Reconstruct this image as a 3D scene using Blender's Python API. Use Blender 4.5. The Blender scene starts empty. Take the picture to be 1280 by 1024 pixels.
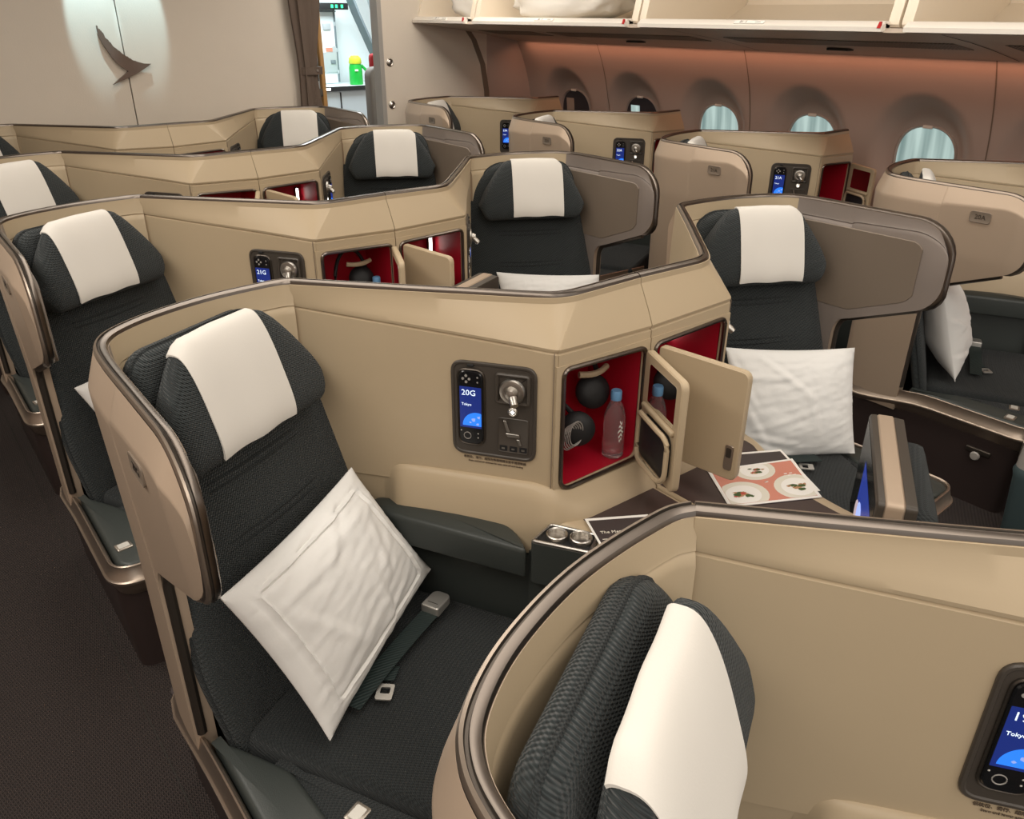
import bpy, bmesh, math, random
from mathutils import Vector, Matrix, noise
random.seed(7)
C = bpy.context.scene.collection
ZO = 0.084            # authoring height of the cabin floor
XM = 1.264            # centre line between the two middle seats
PITCH = 1.10
pi = math.pi
V = Vector

# ------------------------------------------------------------------ materials
def nd(nt, t, **k):
    n = nt.nodes.new(t)
    for a, b in k.items(): setattr(n, a, b)
    return n
def mat(name, col, rough=.5, metal=0., bump=None, var=0., spec=.5, coat=0., emit=None, es=1., trans=0., ior=1.45, sheen=0.):
    m = bpy.data.materials.new(name); m.use_nodes = True
    nt = m.node_tree; b = nt.nodes['Principled BSDF']
    b.inputs['Base Color'].default_value = (*col, 1); b.inputs['Roughness'].default_value = rough
    b.inputs['Metallic'].default_value = metal; b.inputs['Specular IOR Level'].default_value = spec
    b.inputs['Coat Weight'].default_value = coat; b.inputs['IOR'].default_value = ior
    b.inputs['Transmission Weight'].default_value = trans
    if sheen: b.inputs['Sheen Weight'].default_value = sheen
    if emit:
        b.inputs['Emission Color'].default_value = (*emit, 1); b.inputs['Emission Strength'].default_value = es
    tc = nd(nt, 'ShaderNodeTexCoord')
    if var:
        nz = nd(nt, 'ShaderNodeTexNoise'); nz.inputs['Scale'].default_value = 6; nz.inputs['Detail'].default_value = 4
        nt.links.new(tc.outputs['Object'], nz.inputs['Vector'])
        mx = nd(nt, 'ShaderNodeMix', data_type='RGBA')
        mx.inputs[6].default_value = (*[c*(1-var) for c in col], 1); mx.inputs[7].default_value = (*[min(1, c*(1+var)) for c in col], 1)
        nt.links.new(nz.outputs['Fac'], mx.inputs[0]); nt.links.new(mx.outputs[2], b.inputs['Base Color'])
    if bump:
        kind, scale, strength, dist = bump
        bp = nd(nt, 'ShaderNodeBump'); bp.inputs['Strength'].default_value = strength; bp.inputs['Distance'].default_value = dist
        if kind == 'noise':
            t = nd(nt, 'ShaderNodeTexNoise'); t.inputs['Scale'].default_value = scale; t.inputs['Detail'].default_value = 3
            nt.links.new(tc.outputs['Object'], t.inputs['Vector']); nt.links.new(t.outputs['Fac'], bp.inputs['Height'])
        elif kind == 'voronoi':
            t = nd(nt, 'ShaderNodeTexVoronoi'); t.inputs['Scale'].default_value = scale
            nt.links.new(tc.outputs['Object'], t.inputs['Vector']); nt.links.new(t.outputs['Distance'], bp.inputs['Height'])
        elif kind in ('weave', 'rib'):
            # woven cloth: product of two sine bands across the cloth, offset row by row
            mp = nd(nt, 'ShaderNodeMapping'); mp.inputs['Rotation'].default_value = (0.35, 0, math.radians(-28) if kind == 'weave' else 0)
            nt.links.new(tc.outputs['Object'], mp.inputs['Vector'])
            s = nd(nt, 'ShaderNodeSeparateXYZ'); nt.links.new(mp.outputs['Vector'], s.inputs[0])
            def mth(op, a, c=None):
                q = nd(nt, 'ShaderNodeMath', operation=op)
                for i, x in enumerate((a, c)):
                    if x is None: continue
                    if isinstance(x, (int, float)): q.inputs[i].default_value = x
                    else: nt.links.new(x, q.inputs[i])
                return q.outputs[0]
            yz = mth('SUBTRACT', s.outputs['Z'], mth('MULTIPLY', s.outputs['Y'], .9))
            u = mth('SINE', mth('MULTIPLY', mth('ADD', s.outputs['X'], mth('MULTIPLY', yz, .5)), scale))
            w = mth('SINE', mth('MULTIPLY', mth('SUBTRACT', yz, mth('MULTIPLY', s.outputs['X'], .18)), scale*1.15))
            h = mth('ADD', mth('MULTIPLY', u, w), mth('MULTIPLY', w, .6)) if kind == 'weave' else w
            nt.links.new(h, bp.inputs['Height'])
            # the cloth is a mix of black and blue-green threads
            mx = nd(nt, 'ShaderNodeMix', data_type='RGBA'); mx.inputs[6].default_value = (*[c*.55 for c in col], 1); mx.inputs[7].default_value = (*[c*1.5 for c in col], 1)
            nt.links.new(mth('ADD', mth('MULTIPLY', h, .33), .5), mx.inputs[0]); nt.links.new(mx.outputs[2], b.inputs['Base Color'])
        nt.links.new(bp.outputs['Normal'], b.inputs['Normal'])
    return m
M = {}
M['tan'] = mat('tan_laminate', (.48, .378, .25), .42, bump=('noise', 260, .06, .001), var=.03)
M['champagne'] = mat('champagne_paint', (.46, .355, .265), .36, .25, var=.02)
M['brown_panel'] = mat('taupe_panel', (.19, .15, .115), .45, bump=('noise', 220, .06, .001))
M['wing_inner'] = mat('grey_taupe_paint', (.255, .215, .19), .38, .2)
M['rail'] = mat('bronze_metal', (.19, .162, .14), .29, 1.0)
M['bronze'] = mat('satin_bronze', (.40, .33, .27), .33, .9)
M['dark_metal'] = mat('dark_bronze', (.10, .085, .072), .35, .8)
M['silver'] = mat('satin_silver', (.50, .47, .43), .33, 1.0)
M['fabric'] = mat('green_black_weave', (.020, .026, .027), .85, bump=('weave', 900, .9, .0022), sheen=.12)
M['fabric_rib'] = mat('green_black_rib', (.0155, .0195, .0205), .88, bump=('weave', 1150, .8, .0016), sheen=.06)
M['leather'] = mat('dark_green_leather', (.037, .043, .040), .42, bump=('voronoi', 420, .12, .001))
M['strap'] = mat('green_webbing', (.013, .024, .023), .7, bump=('rib', 1600, .4, .001))
M['white_cloth'] = mat('white_cotton', (.70, .665, .61), .85, bump=('noise', 420, .10, .001), sheen=.1)
M['pillow'] = mat('pillow_cotton', (.80, .79, .765), .8, bump=('noise', 160, .10, .002), sheen=.1)
M['base'] = mat('dark_brown_kick', (.030, .019, .017), .6, bump=('noise', 300, .3, .001))
M['carpet'] = mat('brown_carpet', (.043, .032, .029), .95, bump=('weave', 900, 1.0, .003))
M['red'] = mat('red_lining', (.42, .006, .022), .45)
M['wood'] = mat('dark_wood_veneer', (.062, .042, .037), .38, var=.12)
M['panel_dark'] = mat('dark_taupe_plastic', (.060, .050, .041), .38)
M['black'] = mat('black_gloss', (.008, .008, .009), .16)
M['black_soft'] = mat('black_soft', (.012, .012, .013), .55)
M['bulk'] = mat('bulkhead_laminate', (.66, .585, .495), .55, bump=('noise', 190, .25, .002), var=.03)
M['lining'] = mat('side_lining', (.46, .375, .33), .55, bump=('noise', 300, .1, .001))
M['bin'] = mat('bin_cream', (.80, .70, .565), .45)
M['bin_lip'] = mat('bin_lip_white', (.78, .73, .66), .4)
M['under'] = mat('service_panel_brown', (.46, .385, .32), .5)
M['gap'] = mat('shadow_gap', (.02, .016, .013), .8)
M['curtain'] = mat('brown_curtain', (.115, .083, .064), .9, bump=('noise', 300, .3, .001))
M['logo'] = mat('logo_bronze', (.15, .105, .082), .45, .2)
M['galley'] = mat('galley_white', (.72, .80, .82), .35)
M['galley_line'] = mat('galley_joint', (.16, .20, .22), .5)
M['galley_grey'] = mat('galley_steel', (.50, .55, .58), .35, .3)
M['orange_wood'] = mat('honey_edge', (.42, .22, .07), .5)
M['green'] = mat('green_plastic', (.01, .42, .05), .4)
M['yellow'] = mat('yellow_green_plastic', (.62, .70, .05), .4)
M['grey_pl'] = mat('grey_plastic', (.33, .31, .285), .45)
M['teal'] = mat('teal_plastic', (.06, .09, .095), .45)
M['seat_grey'] = mat('jumpseat_grey', (.20, .18, .165), .8)
M['red_cloth'] = mat('red_cloth', (.35, .01, .015), .8)
M['buckle_silver'] = mat('buckle_silver', (.66, .64, .60), .42, .85)
M['mirror'] = mat('mirror_glass', (.75, .75, .75), .03, 1.0)
M['screen'] = mat('screen_blue', (0, 0, 0), .2, emit=(.012, .025, .16), es=1.2)
M['screen_text'] = mat('screen_text', (0, 0, 0), .3, emit=(.8, .9, 1), es=1.3)
M['globe'] = mat('screen_globe', (0, 0, 0), .2, emit=(.03, .22, .95), es=1.2)
M['lamp'] = mat('lamp_white', (1, 1, 1), .3, emit=(1, .96, .88), es=7)
M['green_lamp'] = mat('exit_green', (.02, .3, .1), .3, emit=(.05, .9, .35), es=2)
M['text_dark'] = mat('print_dark', (.13, .095, .065), .6)
M['plate'] = mat('label_plate', (.62, .60, .55), .35, .2)
M['plate_edge'] = mat('label_plate_edge', (.40, .36, .31), .3, .8)
M['paper'] = mat('paper_white', (.85, .82, .77), .6)
M['menu_pink'] = mat('menu_pink', (.62, .24, .17), .45)
M['menu_dark'] = mat('menu_dark', (.055, .042, .040), .45)
M['plate_white'] = mat('menu_plate', (.72, .68, .58), .5)
M['food_red'] = mat('menu_red', (.45, .06, .04), .5)
M['food_green'] = mat('menu_green', (.05, .09, .02), .5)
M['food_tan'] = mat('menu_meat', (.45, .24, .12), .5)
M['capblue'] = mat('blue_cap', (.16, .36, .62), .35)
M['bottle'] = mat('clear_bottle', (.95, .86, .88), .05, trans=.93, ior=1.38)
M['tag_red'] = mat('red_tag', (.5, .02, .02), .4)
M['screen_photo'] = mat('screen_picture', (0, 0, 0), .3, emit=(.45, .35, .36), es=1.)
M['globe_land'] = mat('screen_land', (0, 0, 0), .3, emit=(.35, .45, .9), es=1.)

def window_mat():
    m = bpy.data.materials.new('window_daylight'); m.use_nodes = True; nt = m.node_tree; b = nt.nodes['Principled BSDF']
    tc = nd(nt, 'ShaderNodeTexCoord'); mp = nd(nt, 'ShaderNodeMapping'); mp.inputs['Scale'].default_value = (1, 17, 1.2)
    nz = nd(nt, 'ShaderNodeTexNoise'); nz.inputs['Scale'].default_value = 1; nz.inputs['Detail'].default_value = 2
    r = nd(nt, 'ShaderNodeValToRGB'); r.color_ramp.elements[0].color = (.09, .16, .16, 1); r.color_ramp.elements[1].color = (.50, .64, .60, 1)
    r.color_ramp.elements[0].position = .3; r.color_ramp.elements[1].position = .65
    nt.links.new(tc.outputs['Object'], mp.inputs['Vector']); nt.links.new(mp.outputs['Vector'], nz.inputs['Vector'])
    nt.links.new(nz.outputs['Fac'], r.inputs[0]); nt.links.new(r.outputs[0], b.inputs['Emission Color'])
    b.inputs['Emission Strength'].default_value = .95; b.inputs['Base Color'].default_value = (.1, .15, .15, 1); b.inputs['Roughness'].default_value = .15
    return m
M['window'] = window_mat()
M['window_dark'] = mat('window_shaded', (.05, .05, .06), .3)

# ------------------------------------------------------------------ mesh tools
class MB:
    def __init__(s): s.v = []; s.f = []; s.m = []; s.names = []
    def mi(s, n):
        if n not in s.names: s.names.append(n)
        return s.names.index(n)
    def add(s, vs, fs, m):
        o = len(s.v); k = s.mi(m)
        s.v += [V(p) for p in vs]
        for f in fs: s.f.append([i+o for i in f]); s.m.append(k)
        return s
    def loft(s, rings, m, closed=True, caps=True, loop=False):
        n = len(rings[0]); vs = [p for r in rings for p in r]; fs = []
        R = len(rings)
        for i in range(R if loop else R-1):
            for j in range(n if closed else n-1):
                a = i*n+j; b = i*n+(j+1) % n; i2 = (i+1) % R
                fs.append([a, b, i2*n+(j+1) % n, i2*n+j])
        if caps and closed and not loop:
            fs.append(list(range(n))[::-1]); fs.append([(R-1)*n+j for j in range(n)])
        return s.add(vs, fs, m)
    def box(s, c, size, m, ax=None, bev=0.):
        hx, hy, hz = [q/2 for q in size]; ax = ax or (V((1, 0, 0)), V((0, 1, 0)), V((0, 0, 1)))
        bm = bmesh.new(); bmesh.ops.create_cube(bm, size=1)
        for v in bm.verts: v.co = V((v.co.x*size[0], v.co.y*size[1], v.co.z*size[2]))
        if bev: bmesh.ops.bevel(bm, geom=list(bm.edges), offset=bev, segments=3, affect='EDGES', profile=.5)
        bm.verts.index_update()
        vs = [V(c)+v.co.x*ax[0]+v.co.y*ax[1]+v.co.z*ax[2] for v in bm.verts]; fs = [[v.index for v in f.verts] for f in bm.faces]
        bm.free(); return s.add(vs, fs, m)
    def slab(s, poly, fn, prof, m, dome=0., domes=4, back=True):
        """poly: outline; prof: list of (inset, depth) from the back rim to the front rim; dome lifts the front face"""
        rings = [[fn(p[0], p[1], d) for p in offset(poly, i)] for i, d in prof]
        n = len(poly); li, ld = prof[-1]
        if dome:
            q = offset(poly, li); cx = sum(p[0] for p in q)/n; cy = sum(p[1] for p in q)/n
            for k in range(1, domes+1):
                t = k/(domes+1)
                rings.append([fn(cx+(p[0]-cx)*(1-t), cy+(p[1]-cy)*(1-t), ld+dome*(1-(1-t)**2)) for p in q])
            vs = [p for r in rings for p in r]; vs.append(fn(cx, cy, ld+dome)); fs = []
            R = len(rings)
            for i in range(R-1):
                for j in range(n): fs.append([i*n+j, i*n+(j+1) % n, (i+1)*n+(j+1) % n, (i+1)*n+j])
            for j in range(n): fs.append([(R-1)*n+j, (R-1)*n+(j+1) % n, R*n])
            if back: fs.append(list(range(n))[::-1])
            return s.add(vs, fs, m)
        return s.loft(rings, m)
    def sweep(s, path, lats, outs, prof, m):
        return s.loft([[V(p)+V(l)*a+V(o)*b for a, b in prof] for p, l, o in zip(path, lats, outs)], m)
    def tube(s, path, r, m, n=10, loop=False):
        path = [V(p) for p in path]; rings = []; N = len(path); up = V((0.13, .21, 1)).normalized()
        for i, p in enumerate(path):
            a = path[(i-1) % N] if (loop or i > 0) else p; b = path[(i+1) % N] if (loop or i < N-1) else p
            t = (b-a).normalized(); l = t.cross(up)
            if l.length < .05: l = t.cross(V((1, 0, 0)))
            l.normalize(); o = l.cross(t)
            rr = r[i] if isinstance(r, (list, tuple)) else r
            rings.append([p+l*math.cos(k*2*pi/n)*rr+o*math.sin(k*2*pi/n)*rr for k in range(n)])
        return s.loft(rings, m, loop=loop)
    def lathe(s, prof, o, axis, m, n=24):
        axis = V(axis).normalized(); l = axis.orthogonal().normalized(); k = axis.cross(l)
        return s.loft([[V(o)+axis*h+(l*math.cos(a*2*pi/n)+k*math.sin(a*2*pi/n))*max(r, 1e-5) for a in range(n)] for r, h in prof], m)
    def text(s, body, o, right, up, size, m, align='CENTER', depth=.0006):
        cu = bpy.data.curves.new('t', 'FONT'); cu.body = body; cu.size = size; cu.align_x = align; cu.align_y = 'CENTER'; cu.extrude = depth; cu.resolution_u = 2
        ob = bpy.data.objects.new('t', cu); C.objects.link(ob); bpy.context.view_layer.update()
        me = bpy.data.meshes.new_from_object(ob.evaluated_get(bpy.context.evaluated_depsgraph_get()))
        right = V(right).normalized(); up = V(up).normalized(); nn = right.cross(up)
        vs = [V(o)+right*v.co.x+up*v.co.y+nn*v.co.z for v in me.vertices]; fs = [list(p.vertices) for p in me.polygons]
        bpy.data.objects.remove(ob); bpy.data.curves.remove(cu); bpy.data.meshes.remove(me)
        return s.add(vs, fs, m)
    def build(s, name, parent=None, T=None, org=None, angle=38):
        vs = [T(p) if T else p for p in s.v]
        if org is None:
            xs = [p.x for p in vs]; ys = [p.y for p in vs]; zs = [p.z for p in vs]
            org = V(((min(xs)+max(xs))/2, (min(ys)+max(ys))/2, min(zs)))
        else: org = V(org)
        me = bpy.data.meshes.new(name); me.from_pydata([tuple(p-org) for p in vs], [], s.f)
        for n in s.names: me.materials.append(M[n])
        for p, k in zip(me.polygons, s.m): p.material_index = k; p.use_smooth = True
        bm = bmesh.new(); bm.from_mesh(me)
        bmesh.ops.recalc_face_normals(bm, faces=bm.faces); bm.to_mesh(me); bm.free()
        me.set_sharp_from_angle(angle=math.radians(angle))
        ob = bpy.data.objects.new(name, me); C.objects.link(ob)
        if parent is not None: ob.parent = parent
        else: ob.location = org-V((0, 0, ZO))
        return ob

def offset(poly, d):
    if abs(d) < 1e-7: return [V((p[0], p[1])) for p in poly]
    n = len(poly); A = sum(poly[i][0]*poly[(i+1) % n][1]-poly[(i+1) % n][0]*poly[i][1] for i in range(n)); sg = 1 if A > 0 else -1
    out = []
    for i in range(n):
        a, b, c = V(poly[i-1][:2]), V(poly[i][:2]), V(poly[(i+1) % n][:2])
        e1 = (b-a).normalized(); e2 = (c-b).normalized()
        n1 = V((-e1.y, e1.x))*sg; n2 = V((-e2.y, e2.x))*sg; mm = n1+n2
        if mm.length < 1e-6: mm = n1
        mm.normalize(); out.append(b+mm*d/max(.5, mm.dot(n1)))
    return out
def rpoly(pts, r, seg=5):
    """round the corners of a polygon"""
    out = []; n = len(pts)
    for i in range(n):
        a, b, c = V(pts[i-1][:2]), V(pts[i][:2]), V(pts[(i+1) % n][:2])
        rr = r[i] if isinstance(r, (list, tuple)) else r
        u = (a-b); w = (c-b); lu, lw = u.length, w.length; u.normalize(); w.normalize()
        d = min(rr, lu*.48, lw*.48)
        if d < 1e-6: out.append(b); continue
        p, q = b+u*d, b+w*d
        for k in range(seg+1):
            t = k/seg; out.append(p*(1-t)**2+b*2*t*(1-t)+q*t*t)
    return out
def rect(u0, u1, v0, v1): return [(u0, v0), (u1, v0), (u1, v1), (u0, v1)]
def roundprof(r, d0, d1, back=.0, k=4):
    """profile with rounded front rim (and optionally back rim) for slab()"""
    pr = []
    if back: pr += [(back*(1-math.sin(t/k*pi/2)), d0+back*(1-math.cos(t/k*pi/2))) for t in range(k)]
    pr += [(0, d0+back)]
    pr += [(r*(1-math.cos(t/k*pi/2)), d1-r+r*math.sin(t/k*pi/2)) for t in range(k+1)]
    return pr
def catmull(kn, n):
    """resample a Catmull-Rom curve through knots, n spans per knot interval"""
    K = [V(k) for k in kn]; K = [K[0]*2-K[1]]+K+[K[-1]*2-K[-2]]; out = []
    for i in range(1, len(K)-2):
        for j in range(n):
            t = j/n; a, b, c, d = K[i-1:i+3]
            out.append(.5*((2*b)+(c-a)*t+(2*a-5*b+4*c-d)*t*t+(3*b-a-3*c+d)*t**3))
    out.append(K[-2]); return out
def sstep(a, b, x):
    t = max(0, min(1, (x-a)/(b-a))); return t*t*(3-2*t)

# seat frame: a across the seat (aisle -> console), b forward, z up
TH = math.radians(28); SL = V((math.cos(TH), math.sin(TH), 0)); SN = V((math.sin(TH), -math.cos(TH), 0)); SO = V((.485, 1.37, 0))
def F(a, b, z): return SO+SL*a+SN*b+V((0, 0, z))
def lean(z): return .28*(.985-z)
WD = V((.587, -.8096, 0)); WN = V((-.8096, -.587, 0)); W0 = V((.643, 1.582, 0))     # console wall: direction, normal to the seat, start
def W(u, z, d=0): return W0+WD*u+WN*d+V((0, 0, z))
Z3 = V((0, 0, 1))

# ------------------------------------------------------------------ the seat unit
SHELL = [(.222, .952), (.222, 1.05), (.222, 1.2), (.2225, 1.33), (.228, 1.41), (.243, 1.456), (.271, 1.490), (.322, 1.524), (.385, 1.551), (.452, 1.571), (.52, 1.582), (.59, 1.587), (.622, 1.586), (.645, 1.578)]
RAILK = [(.645, 1.578), (.737, 1.477), (.829, 1.377), (.921, 1.279), (.975, 1.221), (1.012, 1.184), (1.034, 1.168), (1.064, 1.159), (1.10, 1.158), (XM-.0012, 1.163)]
CREASE = [(.637, 1.571, 1.138), (.720, 1.462, 1.127), (.802, 1.358, 1.116), (.881, 1.254, 1.106), (.935, 1.179, 1.099), (.968, 1.134, 1.094), (.982, 1.116, 1.092), (.994, 1.107, 1.091), (1.02, 1.105, 1.090), (XM-.0012, 1.106, 1.083)]
def plan_curve(kn, n):
    p = catmull([(x, y, 0) for x, y in kn], n); s = [0]
    for i in range(1, len(p)): s.append(s[-1]+(p[i]-p[i-1]).length)
    lat = []
    for i in range(len(p)):
        t = (p[min(i+1, len(p)-1)]-p[max(i-1, 0)]).normalized(); lat.append(V((-t.y, t.x, 0)))   # outward (aisle / rear) side
    return p, s, lat
ZT = 1.186
def topz(s):
    if s >= .11: return ZT
    q = (.11-s)/.11; return ZT-.095*(1-math.sqrt(max(0, 1-q*q)))
def botz(s, y, past):
    if past or s > .40: z = .345 if s < .62 else .10
    else:
        z = .955-.105*min(1, s/.26)
        if s > .262: z = .85-.06*(1-math.sqrt(max(0, 1-min(1, (s-.262)/.036)**2)))
        if s > .2985: z = .345
    if s < .05: z += .06*(1-math.sqrt(max(0, 1-((.05-s)/.05)**2)))
    return z

def pod_parts(hand, T, org, root):
    def B(mb, name, par=root, angle=38): return mb.build(name, par, T, org, angle)
    # --- shell: wing beside the head, wrapped round the back
    P, S, LT = plan_curve(SHELL, 9)
    dense = []
    for i in range(len(P)-1):
        k = max(1, int((S[i+1]-S[i])/.011))
        for j in range(k):
            t = j/k; dense.append((P[i].lerp(P[i+1], t), S[i]+(S[i+1]-S[i])*t, LT[i].lerp(LT[i+1], t).normalized()))
    dense.append((P[-1], S[-1], LT[-1]))
    for extra in (.002, .005, .0085, .2835, .2905, .2955, .2984, .2986):
        p, s, l = dense[0]; dense.append((p+V((0, 1, 0))*extra, extra, l))
    dense.sort(key=lambda q: q[1])
    prof = [(.018, 0.0), (.020, .80), (.0305, 1.06), (.0325, 1.115), (.0325, 1.124), (.0305, 1.132), (.012, ZT), (-.012, ZT), (-.015, 1.146), (-.0165, 1.141), (-.0135, 1.1385), (-.0165, 1.136), (-.020, 1.12), (-.022, .9), (-.022, 0.)]
    rings = []; zb_l = []
    for p, s, l in dense:
        zb = botz(s, p.y, p.y > 1.4); zt = topz(s); zb_l.append(zb)
        k_ = min(1, max(.02, zt-zb)/(ZT-.80+.02)); am = .55+.45*min(1, s/.05)
        rings.append([p+l*a*am+Z3*(zt-(ZT-z)*k_ if z >= .8 else zb) for a, z in prof])
    mb = MB().loft(rings, 'champagne')
    # faces on the inner side are the tan laminate
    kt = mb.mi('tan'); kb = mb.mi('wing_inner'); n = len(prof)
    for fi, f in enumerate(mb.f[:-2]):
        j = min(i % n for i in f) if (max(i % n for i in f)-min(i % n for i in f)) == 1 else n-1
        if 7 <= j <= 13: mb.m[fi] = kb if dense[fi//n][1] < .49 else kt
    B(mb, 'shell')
    # inset panel on the inner face of the wing
    rings = []; s0, s1 = .065, .50
    for p, s, l in dense:
        if s < s0 or s > s1: continue
        q = min(1, (s-s0)/.04); c = 1-math.sqrt(max(0, 1-(1-q)**2)); q2 = min(1, (s1-s)/.03); c2 = 1-math.sqrt(max(0, 1-(1-q2)**2))
        hi = 1.128-.045*c-.02*c2; lo = max(.955-.105*min(1, s/.26)+.03, .86)+.04*c
        rings.append([p+l*-.0215+Z3*lo, p+l*-.0245+Z3*(lo+.002), p+l*-.0245+Z3*(hi-.002), p+l*-.0205+Z3*hi])
    B(MB().loft(rings, 'brown_panel'), 'wing_panel')
    # --- metal rail: up the wing front, along the top, down the divider to the middle joint
    path = []; lats = []; outs = []
    front = [( .055, .939), (.035, .943), (.018, .953), (.006, .968), (0, .985)]
    ev = [(s, z) for s, z in front]+[(0, .985+(ZT-.095-.985)*k/4) for k in range(1, 5)]
    for k in range(1, 9):
        a = k/8*pi/2; ev.append((.11*(1-math.cos(a)), ZT-.095+.095*math.sin(a)))
    def at(s):
        for i in range(len(S)-1):
            if S[i+1] >= s:
                t = (s-S[i])/(S[i+1]-S[i]); return P[i].lerp(P[i+1], t), LT[i].lerp(LT[i+1], t).normalized()
        return P[-1], LT[-1]
    for i, (s, z) in enumerate(ev):
        a = ev[max(i-1, 0)]; b = ev[min(i+1, len(ev)-1)]; t = V((b[0]-a[0], b[1]-a[1])).normalized(); p, l = at(s)
        fw = V((l.y, -l.x, 0))            # direction of growing s
        path.append(p+Z3*z); lats.append(l); outs.append((fw*(-t.y)+Z3*t.x).normalized())
    for p, s, l in zip(P, S, LT):
        if s > .13: path.append(p+Z3*ZT); lats.append(l); outs.append(Z3)
    rp = [(-.0105, -.008), (-.0112, .001), (-.009, .006), (-.003, .0088), (.0005, .0088), (.0016, .0055), (.0044, .0055), (.0056, .0088), (.0092, .0082), (.0118, .003), (.0118, -.008)]
    def rail_mesh(pa, la, oa):
        m_ = MB().sweep(pa, la, oa, rp, 'rail'); kd, kl = m_.mi('dark_metal'), m_.mi('bronze'); q = len(rp)
        for fi in range((len(pa)-1)*q):
            if 4 <= fi % q <= 6: m_.m[fi] = kd
            elif fi % q in (7, 8): m_.m[fi] = kl
        return m_
    cut = len(path)
    B(rail_mesh(path[:cut], lats, outs), 'rail')
    P2, S2, L2 = plan_curve(RAILK, 7)
    P2[0] = P2[0]+V((.0012, -.0014, 0))
    B(rail_mesh([p+Z3*ZT for p in P2], L2, [Z3]*len(P2)), 'rail')
    # dark edge strip under the wing and down the cut-out
    pth = [(p, s, l, z) for (p, s, l), z in zip(dense, zb_l) if .06 < s < .2985]
    pth.append((pth[-1][0], 0, pth[-1][2], .44))
    B(MB().tube([p+Z3*(z-.002)+l*.004 for p, s, l, z in pth], .010, 'dark_metal', 8), 'edge_strip')
    # --- divider: sloping coaming between rail and crease, console wall below
    K = catmull(CREASE, 7); rings = []
    for i, (p, l, k) in enumerate(zip(P2, L2, K)):
        h = sstep(.90, .98, k.x); back = p+l*(.018+.13*h)
        if .90 < k.x < .995: back.x = k.x-.004
        inn = V((WN.x, WN.y, 0)) if k.x < .96 else V((0, -1, 0))
        zlow = .74 if k.x < .990 else 1.056
        top = p-l*.014; d = k-top
        r = [V((back.x, back.y, .10)), V((back.x, back.y, 1.04)), p+l*(.018+.02*h)+Z3*1.085, p+l*.014+Z3*ZT, top+Z3*ZT, top+Z3*(ZT-.012), V((top.x*.35+k.x*.65, top.y*.35+k.y*.65, ZT*.33+k.z*.67+.004)), V((top.x*.14+k.x*.86, top.y*.14+k.y*.86, ZT*.13+k.z*.87+.0055)), k+Z3*.006, k+Z3*.0005+V((0, .0015, 0)), k-inn*.005-Z3*.001, k-inn*.005-Z3*.0035, k-inn*.001-Z3*.006, V((k.x, k.y, zlow))-inn*.001, V((back.x, back.y, zlow)) if h > .9 and k.x > .99 else V((k.x, k.y, zlow))-inn*.006]
        rings.append(r)
    B(MB().loft(rings, 'tan'), 'divider', root, 24)
    # --- wall joint lines
    mb = MB(); mb.box(W(.582, .92, .0003), (.0014, .0016, .34), 'brown_panel', (WD, WN, Z3)); B(mb, 'joint_line')
    # --- moulded ledge under the console wall
    lp = [(.752, 1.432), (.80, 1.364), (.90, 1.226), (.955, 1.150), (.982, 1.116), (1.01, 1.1065), (1.10, 1.1045), (XM-.002, 1.1045)]
    Q, SQ, LQ = plan_curve(lp, 5); rings = []
    for p, s, l in zip(Q, SQ, LQ):
        x = sstep(.0, .05, s); zt = .700+.082*math.sqrt(max(0, min(1, (s+.004)/.06))*(2-max(0, min(1, (s+.004)/.06)))); w = sstep(.35, .47, s)
        zt = zt*(1-w)+.757*w; zb = .705*w+.66*(1-w); o = .034*(1-w)+.055*w
        pr = [(-.02, zt), (0, zt), (.006, zt-.003), (.012+.010*w, zt-.012-.010*w), (.022+.012*w, zt-.036+.006*w), (o, zb), (o+.004, zb-.04), (-.02, zb-.04)]
        rings.append([p-l*a*x+Z3*z for a, z in pr])
    B(MB().loft(rings, 'tan'), 'console_ledge')
    # --- storage cabinet face, red lining, metal edge
    y0 = 1.105; hole = rpoly([(1.007, .762), (1.247, .765), (1.247, 1.040), (1.007, 1.050)], [.035, .02, .02, .02], 5)
    cx, cz = 1.127, .905; outer = rect(.988, XM-.0015, .745, 1.06)
    def hit(poly, a):
        d = V((math.cos(a), math.sin(a))); best = None
        for i in range(len(poly)):
            p, q = V(poly[i]), V(poly[(i+1) % len(poly)]); e = q-p; den = d.x*e.y-d.y*e.x
            if abs(den) < 1e-9: continue
            w = p-V((cx, cz)); t = (w.x*e.y-w.y*e.x)/den; k = (w.x*d.y-w.y*d.x)/den
            if t > 0 and -1e-6 <= k <= 1+1e-6: best = t if best is None else max(best, t)
        return V((cx, cz))+d*best
    an = sorted([math.atan2(p[1]-cz, p[0]-cx) for p in hole]+[math.atan2(p[1]-cz, p[0]-cx) for p in outer]+[k*pi/18-pi for k in range(36)])
    hi = [hit(hole, a) for a in an]; ho = [hit(outer, a) for a in an]
    mb = MB(); mb.loft([[V((p.x, y0+.012, p.y)) for p in ho], [V((p.x, y0, p.y)) for p in ho], [V((p.x, y0, p.y)) for p in hi], [V((p.x, y0+.012, p.y)) for p in hi]], 'tan', caps=False, loop=True)
    hq = hi; yb = 1.283
    mb.add([V((p.x, y0+.010, p.y)) for p in hq]+[V((p.x, yb, p.y)) for p in hq], [[i, (i+1) % len(hq), len(hq)+(i+1) % len(hq), len(hq)+i] for i in range(len(hq))]+[[len(hq)+i for i in range(len(hq))]], 'red')
    cab = B(mb, 'storage_cabinet')
    B(MB().tube([V((p.x, y0-.001, p.y)) for p in rpoly([(1.006, .760), (1.249, .763), (1.249, 1.042), (1.006, 1.051)], [.035, .02, .02, .02], 6)], .0055, 'rail', 8, loop=True), 'cabinet_edge', cab)
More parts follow.
